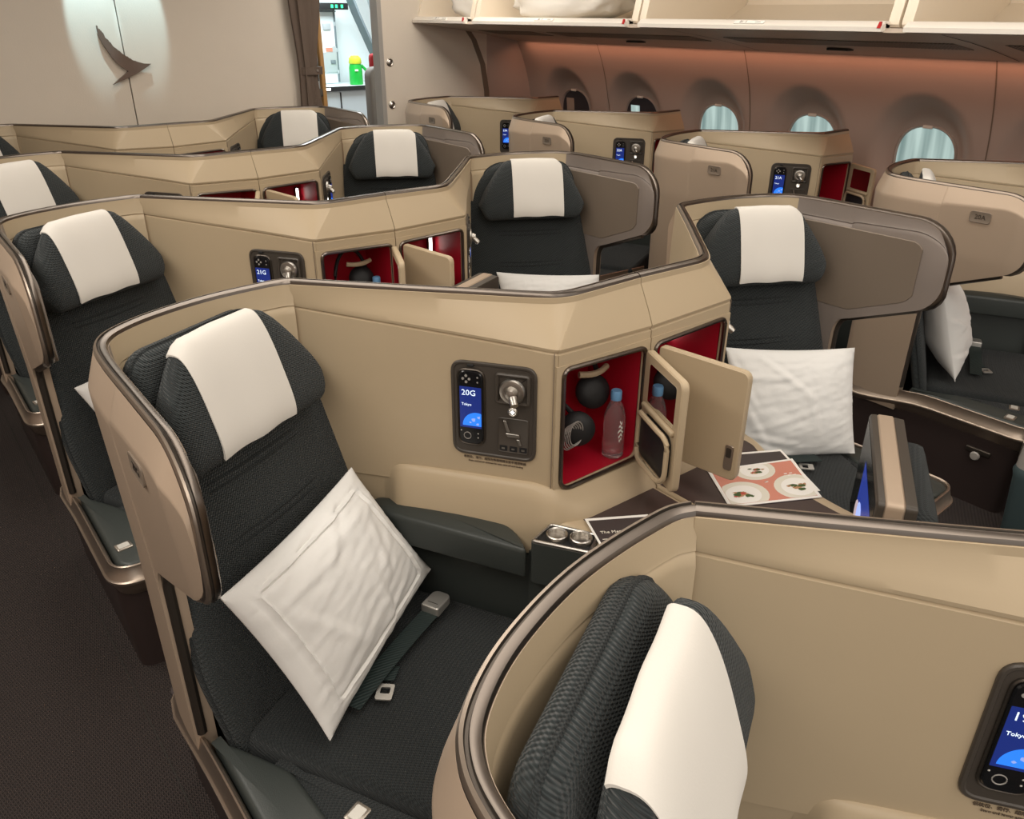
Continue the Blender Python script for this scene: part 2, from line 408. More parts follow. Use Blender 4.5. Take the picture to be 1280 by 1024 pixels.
    if hand == 'D':
        mb = MB(); mb.slab(rpoly(rect(1.020, 1.040, .935, 1.00), .01, 4), lambda u, v, d: V((u, 1.278-d, v)), [(0, 0), (0, .006), (.002, .008)], 'dark_metal')
        mb.slab(rpoly(rect(1.025, 1.035, .941, .994), .005, 4), lambda u, v, d: V((u, 1.270-d, v)), [(0, 0), (0, .003), (.001, .004)], 'lamp'); B(mb, 'cabinet_light', cab)
    # --- cabinet door standing open
    if hand == 'D': hx, hy, dd, wd = 1.236, 1.098, V((-.16, -.987, 0)), .222
    else: hx, hy, dd, wd = 1.252, 1.096, V((-.40, -.9165, 0)), .186
    dn = V((dd.y, -dd.x, 0)); dn = dn if dn.x < 0 else -dn      # inner face, towards the seat
    def D(u, z, d): return V((hx, hy, 0))+dd*u+dn*d+Z3*z
    mb = MB(); mb.slab(rpoly([(.0, .775), (wd, .775), (wd, 1.037), (.0, 1.04)], [.012, .02, .02, .012], 4), D, [(.003, -.009), (0, -.006), (0, .006), (.003, .009)], 'tan')
    door = B(mb, 'cabinet_door')
    B(MB().slab(rpoly(rect(.03, wd-.022, .925, 1.018), .008, 4), D, [(0, .0085), (0, .0098)], 'mirror'), 'mirror', door)
    mb = MB(); mb.tube([D(u, z, .012+.018*(1-abs(u/wd*2-1)**3)) for u, z in rpoly(rect(.018, wd-.018, .79, .905), .03, 4)], .006, 'tan', 8, loop=True)
    mb.slab(rpoly(rect(.022, wd-.022, .794, .90), .025, 4), D, [(0, .009), (0, .018), (.008, .020)], 'black_soft', dome=.008)
    mb.box(D(wd/2, .915, .012), (wd-.03, .012, .012), 'tan', (dd, dn, Z3), .004); B(mb, 'pocket', door)
    mb = MB(); mb.slab(rpoly(rect(wd-.032, wd-.012, .80, .862), .007, 4), lambda u, z, d: D(u, z, -.009-d), [(0, 0), (0, .002), (.001, .003)], 'bronze')
    mb.slab(rpoly(rect(wd-.028, wd-.016, .832, .855), .003, 3), lambda u, z, d: D(u, z, -.0118-d), [(0, 0), (0, .0012)], 'dark_metal'); B(mb, 'door_latch', door)
    # --- control panel on the console wall
    mb = MB(); mb.slab(rpoly(rect(.360, .548, .832, 1.054), .028, 6), lambda u, v, d: W(u, v, d), [(0, -.001), (0, .003), (.002, .005), (.006, .005), (.008, .003)], 'panel_dark')
    cp = B(mb, 'control_panel')
    mb = MB(); mb.slab(rpoly(rect(.460, .535, .968, 1.038), .009, 4), lambda u, v, d: W(u, v, .003+d), [(0, 0), (0, .007), (.003, .009), (.006, .008), (.009, .002)], 'panel_dark')
    mb.lathe([(.0, 0), (.027, 0), (.029, .004), (.026, .010), (.019, .012), (.015, .011), (.010, .024), (.004, .026), (0, .026)], W(.497, .999, .006), WN, 'silver', 28)
    mb.lathe([(0, 0), (.0085, 0), (.0095, .012), (.008, .022), (.006, .022), (0, .020)], W(.502, .994, .024), WN+WD*.5-Z3*.8, 'silver', 18); B(mb, 'reading_lamp', cp)
    mb = MB(); mb.lathe([(0, .0), (.010, .0), (.011, .004), (.008, .006), (.007, .005), (0, .005)], W(.497, .950, .003), WN, 'silver', 24)
    mb.box(W(.497, .950, .0085), (.002, .001, .008), 'lamp', (WD, WN, Z3)); mb.box(W(.497, .950, .0085), (.008, .001, .002), 'lamp', (WD, WN, Z3)); B(mb, 'power_button', cp)
    mb = MB(); mb.slab(rpoly(rect(.463, .532, .850, .934), .008, 4), lambda u, v, d: W(u, v, .003+d), [(0, 0), (0, .0015), (.0015, .0025), (.003, .0015)], 'panel_dark')
    mb.slab(rpoly([(.476, .928), (.482, .928), (.491, .902), (.484, .902)], .002, 3), lambda u, v, d: W(u, v, .004+d), [(0, 0), (0, .003), (.001, .004)], 'silver')
    mb.slab(rpoly([(.482, .898), (.511, .898), (.513, .889), (.486, .889)], .002, 3), lambda u, v, d: W(u, v, .004+d), [(0, 0), (0, .003), (.001, .004)], 'silver')
    mb.slab(rpoly([(.506, .886), (.512, .886), (.517, .871), (.511, .871)], .002, 3), lambda u, v, d: W(u, v, .004+d), [(0, 0), (0, .003), (.001, .004)], 'silver')
    for u in (.468, .490, .512): mb.slab(rpoly(rect(u, u+.017, .854, .867), .002, 2), lambda a, v, d: W(a, v, .004+d), [(0, 0), (0, .001)], 'black_soft'); mb.box(W(u+.008, .860, .0055), (.007, .0006, .004), 'silver', (WD, WN, Z3))
    B(mb, 'seat_control', cp)
    # --- backrest
    o = rpoly([(-.165, 1.163), (.135, 1.163), (.205, 1.09), (.262, .96), (.272, .70), (.30, .385), (-.285, .385), (-.29, .58), (-.262, .76), (-.232, .93), (-.205, 1.09)], [.06, .06, .06, .05, .05, .012, .012, .04, .04, .05, .05], 5)
    mb = MB(); mb.slab(o, lambda a, z, d: F(a, -.132+lean(z)*(1 if z < 1 else .8)+d, z), roundprof(.024, 0, .050, .018), 'fabric', dome=.012, domes=5)
    for z, w in ((.905, .13), (.890, .13), (.785, .14), (.770, .14)):
        mb.tube([F(-w+2*w*i/10-.005, -.132+.0605+lean(z)-.006*(abs(i/5-1))**2, z) for i in range(11)], .0040, 'fabric_rib', 6)
    bk = B(mb, 'backrest')
    B(MB().tube([F(q[0], -.132+.028+lean(q[1])*(1 if q[1] < 1 else .8), q[1]) for q in offset(o, .001)], .0042, 'fabric_rib', 6, loop=True), 'piping', bk)
    # --- headrest and its cloth
    def hr(a, ph, g=0.):
        q = min(1, abs(a+.01)/.215)
        top = 1.182-.012*q**2-.150*max(0, (q-.45)/.55)**1.4; bot = .957+.05*max(0, (q-.8)/.2)**2
        c = math.sqrt(max(0, 1-max(0, (q-.86)/.14)**2)); hz = (top-bot)/2*(.25+.75*c)+g; hb = .044*(.15+.85*c)+g; zc = (top+bot)/2
        cs, sn = math.cos(ph), math.sin(ph); e = .62
        z = hz*math.copysign(abs(sn)**e, sn); b = hb*math.copysign(abs(cs)**e, cs)
        if cs > 0: b += .012*cs*(1-q*q)
        zz = zc+z; tt = max(0, min(1, (zz-.96)/.22)); b *= 1-.45*tt; return F(a, -.042*(1-.45*tt)-.004+lean(zz)+b, zz)
    av = [-.225+.43*(1-math.cos(pi*i/36))/2 for i in range(37)]
    h = B(MB().loft([[hr(a, 2*pi*k/40) for k in range(40)] for a in av], 'fabric'), 'headrest')
    rings = []
    for a in [-.133+.205*i/14 for i in range(15)]:
        ph = [-.80+(pi*.63+.80)*k/30 for k in range(31)]
        w = .0012*math.sin(a*60)
        rings.append([hr(a, p, .0045+w*math.sin(p*2)) for p in ph]+[hr(a, p, .0015) for p in ph[::-1]])
    B(MB().loft(rings, 'white_cloth'), 'headrest_cover', h)
    # --- seat cushion, belt
    o = rpoly([(-.278, .065), (.256, .05), (.256, .56), (-.278, .56)], .035, 5)
    B(MB().slab(o, lambda a, b, d: F(a, b, .335+d), roundprof(.028, 0, .118, .01), 'fabric_rib', dome=.012), 'seat_cushion')
    mb = MB(); p0, p1 = V((.462, 1.092, .474)), V((.742, 1.225, .482)); t = (p1-p0).normalized(); sd = V((-t.y, t.x, 0))
    rings = []
    for i in range(13):
        q = p0.lerp(p1, i/12)+Z3*(.004+.006*math.sin(i/12*pi)); w = .021
        rings.append([q-sd*w, q+sd*w, q+sd*w+Z3*.002, q-sd*w+Z3*.002])
    mb.loft(rings, 'strap')
    p2, p3 = V((.556, 1.108, .474)), V((.586, 1.135, .474))
    mb.loft([[p2.lerp(p3, i/4)+V((.7, -.7, 0))*w+Z3*(h_+.002) for w, h_ in ((-.012, 0), (.012, 0), (.012, .002), (-.012, .002))] for i in range(5)], 'strap')
    sb = B(mb, 'seat_belt')
    bc = p1+t*.012+Z3*.012; mb = MB()
    mb.slab(rpoly([(-.030, -.023), (.024, -.023), (.034, -.014), (.034, .014), (.024, .023), (-.030, .023)], .006, 3), lambda u, v, d: bc+t*u+sd*v+Z3*(d-.002-.10*(u+.026)*(d > .005)), roundprof(.004, -.006, .016), 'buckle_silver')
    mb.slab(rpoly(rect(-.027, -.012, -.014, .014), .003, 2), lambda u, v, d: bc+t*u+sd*v+Z3*(d), [(0, .011), (0, .0128)], 'dark_metal'); B(mb, 'buckle', sb)
    tc_ = V((.534, 1.085, .474)); ax = V((-.67, -.74, 0)); bx = V((.74, -.67, 0)); mb = MB()
    ou = rpoly(rect(-.022, .020, -.017, .017), .005, 3); inn = rpoly(rect(-.013, .004, -.010, .010), .003, 3)
    mb.loft([[tc_+ax*p[0]+bx*p[1]+Z3*d for p in q] for q, d in ((ou, .001), (ou, .004), (inn, .004), (inn, .001))], 'buckle_silver', caps=False, loop=True); B(mb, 'tongue', sb)
    # --- console armrest and side panel
    o = rpoly([(.738, 1.452), (.782, 1.405), (.90, 1.225), (.916, 1.14), (.884, 1.062), (.69, 1.425)], [.02, .05, .05, .04, .02, .02], 5)
    B(MB().slab(o, lambda x, y, d: V((x, y, .605+d)), roundprof(.014, 0, .077, .006), 'leather', dome=.006), 'console_armrest')
    o = rpoly([(.272, -.02), (.345, -.02), (.345, .62), (.272, .62)], .01, 3)
    B(MB().slab(o, lambda a, b, d: F(a, b, ZO+d), roundprof(.012, 0, .533), 'leather'), 'side_panel')
    # --- aisle armrest pad, filler cushion, bronze frame, dark base
    o = rpoly([(.228, 1.225), (.262, 1.172), (.320, 1.06), (.335, .80), (.31, .785), (.25, .783), (.228, .81)], [.01, .03, .03, .03, .02, .03, .03], 5)
    pad = B(MB().slab(o, lambda x, y, d: V((x, y, .395+d)), roundprof(.014, 0, .046), 'leather', dome=.003), 'aisle_armrest')
    for px, py, an_ in ((.262, .875, .1), (.283, .955, .35)):
        if py > .9: px, py = .372, .905
        ux = V((math.cos(an_), math.sin(an_), 0)); uy = V((-ux.y, ux.x, 0)); c = V((px, py, .4445 if px < .35 else .4365))
        mb = MB(); mb.slab(rpoly(rect(-.020, .020, -.017, .017), .005, 3), lambda u, v, d: c+ux*u+uy*v+Z3*d, [(0, -.004), (0, .001), (.0015, .002)], 'plate_edge')
        mb.slab(rpoly(rect(-.014, .014, -.011, .011), .003, 3), lambda u, v, d: c+ux*u+uy*v+Z3*d, [(0, .001), (.0, .003)], 'plate'); B(mb, 'label_plate', pad)
    o = rpoly([(.305, 1.11), (.36, 1.02), (.470, .81), (.45, .79), (.322, .787), (.318, 1.06)], .012, 4)
    B(MB().slab(o, lambda x, y, d: V((x, y, .36+d)), roundprof(.012, 0, .073), 'fabric_rib', dome=.003), 'filler_cushion')
    fp = rpoly([(.212, 1.40), (.212, .780), (.62, .760)], [0, .06, 0], 8)
    fp = [V((.36, 1.560)), V((.30, 1.528)), V((.25, 1.490)), V((.222, 1.45)), fp[0]]+[fp[0].lerp(fp[1], k/10) for k in range(1, 10)]+fp[1:]
    rings = []
    for i, p in enumerate(fp):
        a = fp[max(i-1, 0)]; b = fp[min(i+1, len(fp)-1)]; t = (b-a).normalized(); l = V((t.y, -t.x, 0)); l = l if l.x < 0 or l.y < 0 else -l
        dz = -.042*sstep(1.12, 1.44, p.y); q = V((p.x, p.y, 0))
        pr = [(-.012, .425), (-.007, .439), (-.002, .442), (.001, .440), (.0015, .435), (.0105, .404), (.0125, .402), (.0165, .400), (.0165, .394), (.011, .388), (.005, .378), (-.004, .352), (-.012, .345)]
        rings.append([q+l*a_+Z3*(z+dz*(1 if z > .36 else .3)) for a_, z in pr])
    B(MB().loft(rings, 'bronze'), 'aisle_frame')
    o = rpoly([(.215, 1.50), (.215, .80), (.72, .775), (.93, 1.20), (.80, 1.50)], [.02, .05, .02, .02, .02], 5)
    bs = B(MB().slab(o, lambda x, y, d: V((x, y, ZO+d)), [(.012, 0), (.012, .02), (0, .20), (0, .272)], 'base'), 'base')
    # --- side table, inlay, tray and the console body below
    o = rpoly([(.872, 1.098), (.985, 1.106), (XM-.002, 1.106), (XM-.002, .60), (1.0, .60), (.993, .758), (.975, .877), (.884, 1.045)], [.01, .01, 0, 0, .01, .05, .06, .02], 4) if hand == 'D' else rpoly([(.96, 1.100), (.985, 1.106), (XM-.002, 1.106), (XM-.002, .60), (1.0, .60), (.993, .758), (.985, .877), (1.0, 1.045)], [.01, .01, 0, 0, .01, .05, .06, .02], 4)
    tb = B(MB().slab(o, lambda x, y, d: V((x, y, .655+d)), roundprof(.008, 0, .047), 'tan'), 'side_table')
    o2 = rpoly([(.91, 1.066), (XM-.012, 1.076), (XM-.012, .62), (1.03, .62), (1.022, .78), (1.005, .885), (.915, 1.035)], [.006, .006, .004, .004, .03, .03, .01], 3) if hand == 'D' else rpoly([(1.034, 1.066), (XM-.012, 1.076), (XM-.012, .62), (1.03, .62), (1.012, .80), (1.0, .885), (1.022, .95)], [.006, .006, .004, .004, .03, .03, .03], 3)
    B(MB().slab(o2, lambda x, y, d: V((x, y, .7015+d)), [(0, 0), (.0005, .0012)], 'wood'), 'table_inlay', tb)
    o3 = rpoly([(.886, 1.060), (.962, 1.083), (1.018, .985), (.958, .948)], .012, 4)
    mb = MB(); i3 = offset(o3, .007)
    mb.loft([[V((p[0], p[1], z)) for p in q] for q, z in ((o3, .69), (o3, .707), (offset(o3, .002), .7095), (offset(o3, .005), .7095), (i3, .7075), (i3, .703))], 'silver' if hand != 'D' else 'wood', caps=False)
    mb.add([V((p[0], p[1], .7035)) for p in i3], [list(range(len(i3)))], 'black_soft')
    for cx_, cy_, r in ((.940, 1.035, .023), (.972, .995, .024)) if hand != 'D' else ():
        mb.lathe([(r-.003, 0), (r, 0), (r, .012), (r-.002, .014), (r-.005, .012), (r-.005, .002), (0, .002)], (cx_, cy_, .7036), Z3, 'silver', 28)
    mb.slab(offset(o3, -.001), lambda x, y, d: V((x, y, .60+d)), [(0, 0), (0, .102)], 'leather')
    if hand != 'D': B(mb, 'cup_tray')
    o = [(.905, 1.085), (XM-.003, 1.095), (XM-.003, .66), (1.03, .66), (1.01, .86)]
    B(MB().slab(o, lambda x, y, d: V((x, y, ZO+d)), [(0, 0), (0, .575)], 'leather'), 'console_body')
    # --- number tag on the wing
    mb = MB(); mb.slab(rpoly(rect(1.082, 1.150, 1.090, 1.126), .010, 4), lambda y, z, d: V((.1885-d, y, z)), [(0, -.006), (0, .0004), (.0012, .0010), (.003, .0004)], 'brown_panel'); B(mb, 'number_tag')

def screen(pod, num, city, T, org, textok):
    cp = [c for c in pod.children if c.name.split('.')[0] == 'control_panel'][0]
    mb = MB(); mb.slab(rpoly(rect(.374, .436, .858, 1.038), .022, 6), lambda u, v, d: W(u, v, .003+d), [(0, 0), (.0, .003), (.002, .0045), (.004, .003)], 'dark_metal')
    mb.slab(rpoly(rect(.378, .432, .862, 1.034), .019, 6), lambda u, v, d: W(u, v, .005+d), [(0, 0), (0, .003), (.002, .005)], 'black')
    mb.slab(rpoly(rect(.381, .429, .902, .998), .001, 2), lambda u, v, d: W(u, v, .0098+d), [(0, 0), (0, .0006)], 'screen')
    # globe rising from the lower right of the screen
    g = [(.385+.0, .903)]; cx, cz, r = .419, .907, .032; pts = []
    for k in range(30):
        a = pi-k/29*pi; u = cx+r*math.cos(a); z = cz+r*math.sin(a)
        pts.append((min(u, .4288), max(z, .9025)))
    mb.slab(pts, lambda u, v, d: W(u, v, .0104+d), [(0, 0), (0, .0004)], 'globe')
    for (u, z, q) in ((.412, .922, .006), (.423, .928, .005), (.421, .912, .004), (.404, .915, .003)):
        mb.slab([(u+q*math.cos(k)*random.uniform(.5, 1.1), z+q*.8*math.sin(k)*random.uniform(.5, 1.1)) for k in [i*2*pi/7 for i in range(7)]], lambda a, v, d: W(a, v, .0108+d), [(0, 0), (0, .0003)], 'globe_land')
    for k in range(4): mb.lathe([(0, 0), (.0032, 0), (.0028, .0012), (0, .0012)], W(.396+.007*math.cos(k*pi/2), 1.016+.007*math.sin(k*pi/2), .0098), WN, 'grey_pl', 10)
    for z in (1.010, 1.021): mb.lathe([(0, 0), (.0025, 0), (0, .001)], W(.421, z, .0098), WN, 'grey_pl', 8)
    mb.tube([W(.397+.008*math.cos(a*pi/8), .882+.008*math.sin(a*pi/8), .0100) for a in range(16)], .0009, 'grey_pl', 5, loop=True)
    for u, z in ((.383, .893), (.421, .889), (.421, .879)): mb.lathe([(0, 0), (.002, 0), (0, .001)], W(u, z, .0098), WN, 'plate', 8)
    if textok:
        mb.text(num, W(.385, .984, .0106), WD, Z3, .0185, 'screen_text', 'LEFT', .0003)
        mb.text(city, W(.385, .957, .0106), WD, Z3, .0085, 'screen_text', 'LEFT', .0003)
    h = mb.build('handset', cp, T, org)
    mb = MB(); mb.box(W(.405, 1.046, .006), (.014, .006, .006), 'black_soft', (WD, WN, Z3), .0015); mb.build('handset_catch', cp, T, org)
    if textok:
        mb = MB()
        mb.text('低枕位、滑行、起飛及降落時請收妥手提控制器', W(.455, .8235, .0003), WD, Z3, .0068, 'text_dark')
        mb.text('Stow and lower armrest for taxi, take-off and landing', W(.457, .8150, .0003), WD, Z3, .0058, 'text_dark')
        mb.build('notice_text', cp, T, org)
    tg = [c for c in pod.children if c.name.split('.')[0] == 'number_tag'][0]
    if textok: MB().text(num, (.1880, 1.116, 1.108), (0, -1, 0), Z3, .021, 'dark_metal').build('tag_number', tg, T, org)

ORG = V((.62, 1.15, ZO))
def tag(o, label, cat, group=None, kind=None):
    if label: o['label'] = label
    if cat: o['category'] = cat
    if group: o['group'] = group
    if kind: o['kind'] = kind
    return o
def empty(name, loc):
    o = bpy.data.objects.new(name, None); C.objects.link(o); o.location = loc; o.empty_display_size = .1; return o
def kids(o): return list(o.children)
def copy_tree(o, parent, skip=()):
    for ch in kids(o):
        if ch.name.split('.')[0] in skip: continue
        c = ch.copy(); C.objects.link(c); c.parent = parent; copy_tree(ch, c, skip)
mirT = lambda p: V((2*XM-p.x, p.y, p.z))
ORGD = V((2*XM-.62, 1.15, ZO))
PERPOD = ('handset', 'handset_catch', 'notice_text', 'tag_number')
G = 'business class seat units'
protoG = protoD = None
def make_pod(hand, shift, num, label, city='Tokyo'):
    global protoG, protoD
    T, org = (mirT, ORGD) if hand == 'D' else (None, ORG)
    r = empty('seat_unit', org-V((0, 0, ZO))+V(shift)); tag(r, label, 'seat', G)
    proto = protoD if hand == 'D' else protoG
    if proto is None:
        pod_parts(hand, T, org, r)
        if hand == 'D': protoD = r
        else: protoG = r
    else: copy_tree(proto, r, PERPOD)
    screen(r, num, city, T, org, hand != 'D')
    return r
AX = 2.65
gl = [('19G', 'nearest seat unit seen from behind its headrest, tan divider and part of handset panel'),
      ('20G', 'aisle seat unit with diagonal white pillow and open red cabinet behind the nearest divider'),
      ('21G', 'aisle seat unit second behind the nearest one, its handset half hidden by a tan divider'),
      ('22G', 'aisle seat unit with only white headrest cloth showing above the third tan divider'),
      ('23G', 'aisle seat unit at far left edge in front of the pale bulkhead')]
for i, (n, l) in enumerate(gl): make_pod('G', (0, (i-1)*PITCH, 0), n, l)
dl = ['centre seat unit whose divider joins the nearest tan divider, mostly outside the view',
      'centre seat unit holding a large white pillow behind two pink menus',
      'centre seat unit second from the camera with pillow top peeking over the tan divider',
      'centre seat unit third from the camera beside small open red cabinets',
      'centre seat unit last before the bulkhead, below the curtain']
for i, l in list(enumerate(dl))[1:]: make_pod('D', (0, (i-1)*PITCH, 0), '%dD' % (19+i), l)
al = [('20A', 'window seat unit at right edge with 20A tag, standing white pillow and loose belt'),
      ('21A', 'window seat unit behind the 20A one, lit 21A handset on its inner wall'),
      ('22A', 'window seat unit third along the window wall with small tag and lit handset'),
      ('23A', 'farthest window seat unit beside the bulkhead panel with round buttons')]
for i, (n, l) in enumerate(al):
    r = make_pod('G', (AX, i*PITCH, 0), n, l); bs = [c for c in r.children if c.name.split('.')[0] == 'base'][0]
    mb = MB(); mb.box((.210, .925, .303), (.012, .085, .020), 'dark_metal', None, .004); mb.lathe([(0, 0), (.016, 0), (.017, .006), (.013, .012), (0, .013)], (.210, .930, .284), (-1, 0, 0), 'grey_pl', 20); mb.build('latch_knob', bs, None, ORG)

# ------------------------------------------------------------------ loose things on the seats
def pillow(c4, thick, label, seed=0, T=None, shift=(0, 0, 0), nside=None, seam=1., rear=.6):
    """c4: corners TL, TR, BR, BL"""
    TL, TR, BR, BL = [V(c) for c in c4]; n = 60; mb = MB(); f = []; vs = []
    nrm = (TR-TL).cross(BL-TL).normalized()
    if nside is not None and nrm.dot(V(nside)) < 0: nrm = -nrm
    random.seed(seed)
    cre = [(random.uniform(-.8, .8), random.uniform(-.8, .8), random.uniform(0, pi), random.uniform(.012, .022)) for _ in range(7)]
    for side in (1, -1):
        for i in range(n+1):
            for j in range(n+1):
                u = i/n*2-1; w = j/n*2-1
                uu = u*(1-.045*(1-w*w)*abs(u)); ww = w*(1-.05*(1-u*u)*abs(w))
                s, t = (uu+1)/2, (ww+1)/2
                p = (TL*(1-s)+TR*s)*(1-t)+(BL*(1-s)+BR*s)*t
                e = ((1-abs(u)**2.4)*(1-abs(w)**2.4)); h = thick*max(0, e)**.62
                ns = noise.noise(V((u*1.7+seed, w*1.7, side*3)))*.5+noise.noise(V((u*4+seed, w*3, side)))*.22
                h *= 1+.22*ns
                if side > 0:
                    for a, b, an, am in cre:
                        x = (u-a)*math.cos(an)+(w-b)*math.sin(an); y = -(u-a)*math.sin(an)+(w-b)*math.cos(an)
                        h -= am*.16*math.exp(-(y/.05)**2-(x/.5)**2)-am*.22*math.exp(-((y-.09)/.06)**2-(x/.5)**2)
                    d = min(abs(abs(u)-.80), 1) if abs(w) < .80 else 1
                    d2 = abs(abs(w)-.80) if abs(u) < .80 else 1
                    h += seam*.0035*math.exp(-(min(d, d2)/.014)**2)-seam*.0045*math.exp(-((min(d, d2)-.03)/.022)**2)
                    h += .0030*noise.noise(V((u*3+w*9+seed, w*2.2-u*1.5, 7)))*(1-u*u)**.3+.0016*noise.noise(V((u*9+w*16, w*5-u*8+seed, 2)))
                h = max(h*(1 if side > 0 else rear), .0015)
                vs.append(p+nrm*(h*side))
        o = (n+1)**2*(0 if side > 0 else 1)
        for i in range(n):
            for j in range(n): f.append([o+i*(n+1)+j, o+(i+1)*(n+1)+j, o+(i+1)*(n+1)+j+1, o+i*(n+1)+j+1])
    N = (n+1)**2
    rim = [i*(n+1) for i in range(n+1)]+[n*(n+1)+j for j in range(1, n+1)]+[i*(n+1)+n for i in range(n-1, -1, -1)]+[j for j in range(n-1, 0, -1)]
    for a, b in zip(rim, rim[1:]+rim[:1]): f.append([a, b, N+b, N+a])
    mb.add([(T(v) if T else v)+V(shift) for v in vs], f, 'pillow')
    return tag(mb.build('pillow', angle=70), label, 'pillow', 'white pillows')
PG = [F(-.27, .075, .785), F(.165, .055, .81), F(.245, .195, .522), F(-.235, .245, .478)]
pillow(PG, .062, 'white pillow leaning diagonally on the seat behind the nearest headrest', 3, nside=SN)
pillow(PG, .06, 'sliver of white pillow between two aisle wings at far left', 5, shift=(0, PITCH, 0), nside=SN)
PD = [F(.125, .075, .80), F(-.30, .085, .775), F(-.305, .19, .455), F(.10, .195, .458)]
pillow(PD, .058, 'large upright white pillow beside the menus in the centre seat', 8, T=mirT, nside=(-SN.x, SN.y, 0), seam=.12)
PD2 = [F(.155, .075, .775), F(-.27, .08, .745), F(-.28, .185, .475), F(.12, .19, .475)]
pillow(PD2, .055, 'white pillow with only its top edge above the middle divider', 9, T=mirT, shift=(0, PITCH, 0), nside=(-SN.x, SN.y, 0), seam=.1)
PA = [F(-.27, .04, .83), F(.10, .03, .83), F(.12, .15, .475), F(-.25, .16, .475)]
pillow(PA, .08, 'white pillow standing on edge in the window seat below the 20A tag', 12, shift=(AX, 0, 0), nside=SN, seam=.4, rear=1.)

def bottle(loc, label):
    p = V(loc); r = empty('water_bottle', p-V((0, 0, ZO))); tag(r, label, 'bottle', 'water bottles')
    mb = MB(); mb.lathe([(0, .002), (.020, 0), (.025, .004), (.026, .03), (.0245, .06), (.026, .085), (.025, .105), (.019, .128), (.0115, .143), (.0105, .148), (0, .148)], p, Z3, 'bottle', 28); mb.build('bottle_body', r, org=p)
    MB().lathe([(0, .146), (.0125, .146), (.013, .149), (.013, .166), (.0115, .169), (0, .169)], p, Z3, 'capblue', 24).build('bottle_cap', r, org=p)
    mb = MB(); a0 = math.atan2(-p.y, -p.x)
    for k in range(5):
        a = a0+.62; zz = .05+k*.011; w = .26*(1-abs(k-2)/4)
        mb.loft([[p+V((math.cos(a+w*t)*.0268, math.sin(a+w*t)*.0268, zz+.004*math.sin(t*3+k))), p+V((math.cos(a+w*t)*.0268, math.sin(a+w*t)*.0268, zz+.006+.004*math.sin(t*3+k)))] for t in (-1, -.5, 0, .5, 1)], 'paper', closed=False)
    mb.build('printed_mark', r, org=p)
bottle((1.207, 1.145, .7650), 'clear water bottle with blue cap in the open red cabinet of the pillow seat')
bottle((1.207, 1.145+PITCH, .7650), 'small blue capped water bottle in the red cabinet one row farther back')

def headphones(sy, label):
    p = V((1.125, 1.185+sy, .862)); r = empty('headphones', p-V((0, 0, ZO))); tag(r, label, 'headphones', 'headphones in the red cabinets')
    def cup(c, ax, nm):
        mb = MB(); mb.lathe([(0, 0), (.034, 0), (.040, .006), (.041, .016), (.034, .026), (.018, .031), (0, .032)], c, ax, 'black_soft', 28)
        mb.lathe([(.010, -.004), (.034, -.004), (.037, .0), (.034, .004), (0, .002)], c, ax, 'black', 24); mb.build(nm, r, org=p)
    cup(p+V((-.012, -.012, -.005)), (-.55, -.8, .2), 'ear_cup'); cup(p+V((.058, .020, .055)), (-.35, -.85, .35), 'ear_cup')
    mb = MB(); pts = [p+V((-.010, -.005, .02))]
    for k in range(13):
        a = pi*k/12; pts.append(p+V((.022-.058*math.cos(a), .015+.01*math.sin(a), .055+.105*math.sin(a))))
    pts.append(p+V((.075, .03, .06))); mb.tube(pts, .006, 'black_soft', 8); mb.build('headband', r, org=p)
    MB().tube([p+V((.0+.085*k/8, .00-.010*math.sin(pi*k/8), .118-.004*math.sin(pi*k/8))) for k in range(9)], .0075, 'tan', 8).build('strap_band', r, org=p)
    mb = MB()
    for q in range(5): mb.tube([p+V((-.052+.020*math.cos(a)+.003*q, -.030-.003*q, -.012+.030*math.sin(a)+.003*q)) for a in [k*2*pi/18 for k in range(18)]], .0016, 'grey_pl', 5, loop=True)
    mb.build('coiled_cable', r, org=p)
headphones(0, 'black headphones with coiled grey cable beside the nearer water bottle')
headphones(PITCH, 'dark headphones in the red cabinet one row behind the pillow seat')

# menus
def plate_food(mb, Q, cu, cv, ru, rv, seed, z=.0016):
    """a plate of food printed on a card; the print is cut off at the card's white border"""
    random.seed(seed); cl = lambda t, a, b: max(a, min(b, t))
    def blob(m, u0, v0, a, b, zz, n=28, jit=0.):
        pts = []
        for k in range(n):
            f = 1-random.uniform(0, jit); pts.append((cl(u0+a*f*math.cos(k*2*pi/n), .036, .964), cl(v0+b*f*math.sin(k*2*pi/n), .046, .954)))
        mb.add([Q(u, v, zz) for u, v in pts], [list(range(n))], m)
    blob('plate_white', cu, cv, ru, rv, z); blob('paper', cu, cv, ru*.70, rv*.70, z+.00015)
    for q in range(13):
        a = random.uniform(0, 2*pi); d = random.uniform(0, .42); t = random.uniform(.10, .24)
        blob(random.choice(['food_red', 'food_green', 'food_tan', 'food_green', 'food_tan']), cu+ru*d*math.cos(a), cv+rv*d*.7*math.sin(a), ru*t, rv*t*.7, z+.0003+q*.00004, 9, .45)
def menu(quad, z, label, face, deco):
    A, Bq, Cq, Dq = [V((p[0], p[1], z)) for p in quad]       # TL TR BR BL
    mb = MB()
    def Q(u, v, d): return (A*(1-u)+Bq*u)*(1-v)+(Dq*(1-u)+Cq*u)*v+Z3*d
    n = rect(0, 1, 0, 1); mb.slab(n, Q, [(0, 0), (0, .0012)], 'paper')
    mb.slab(rect(.035, .965, .045, .955), Q, [(0, .0012), (0, .0015)], face)
    ux = (Bq-A).normalized(); uy = V((-ux.y, ux.x, 0))
    deco(mb, Q, ux, uy); o = mb.build('menu_card'); return tag(o, label, 'menu', 'printed menu cards')
TZ = .7028
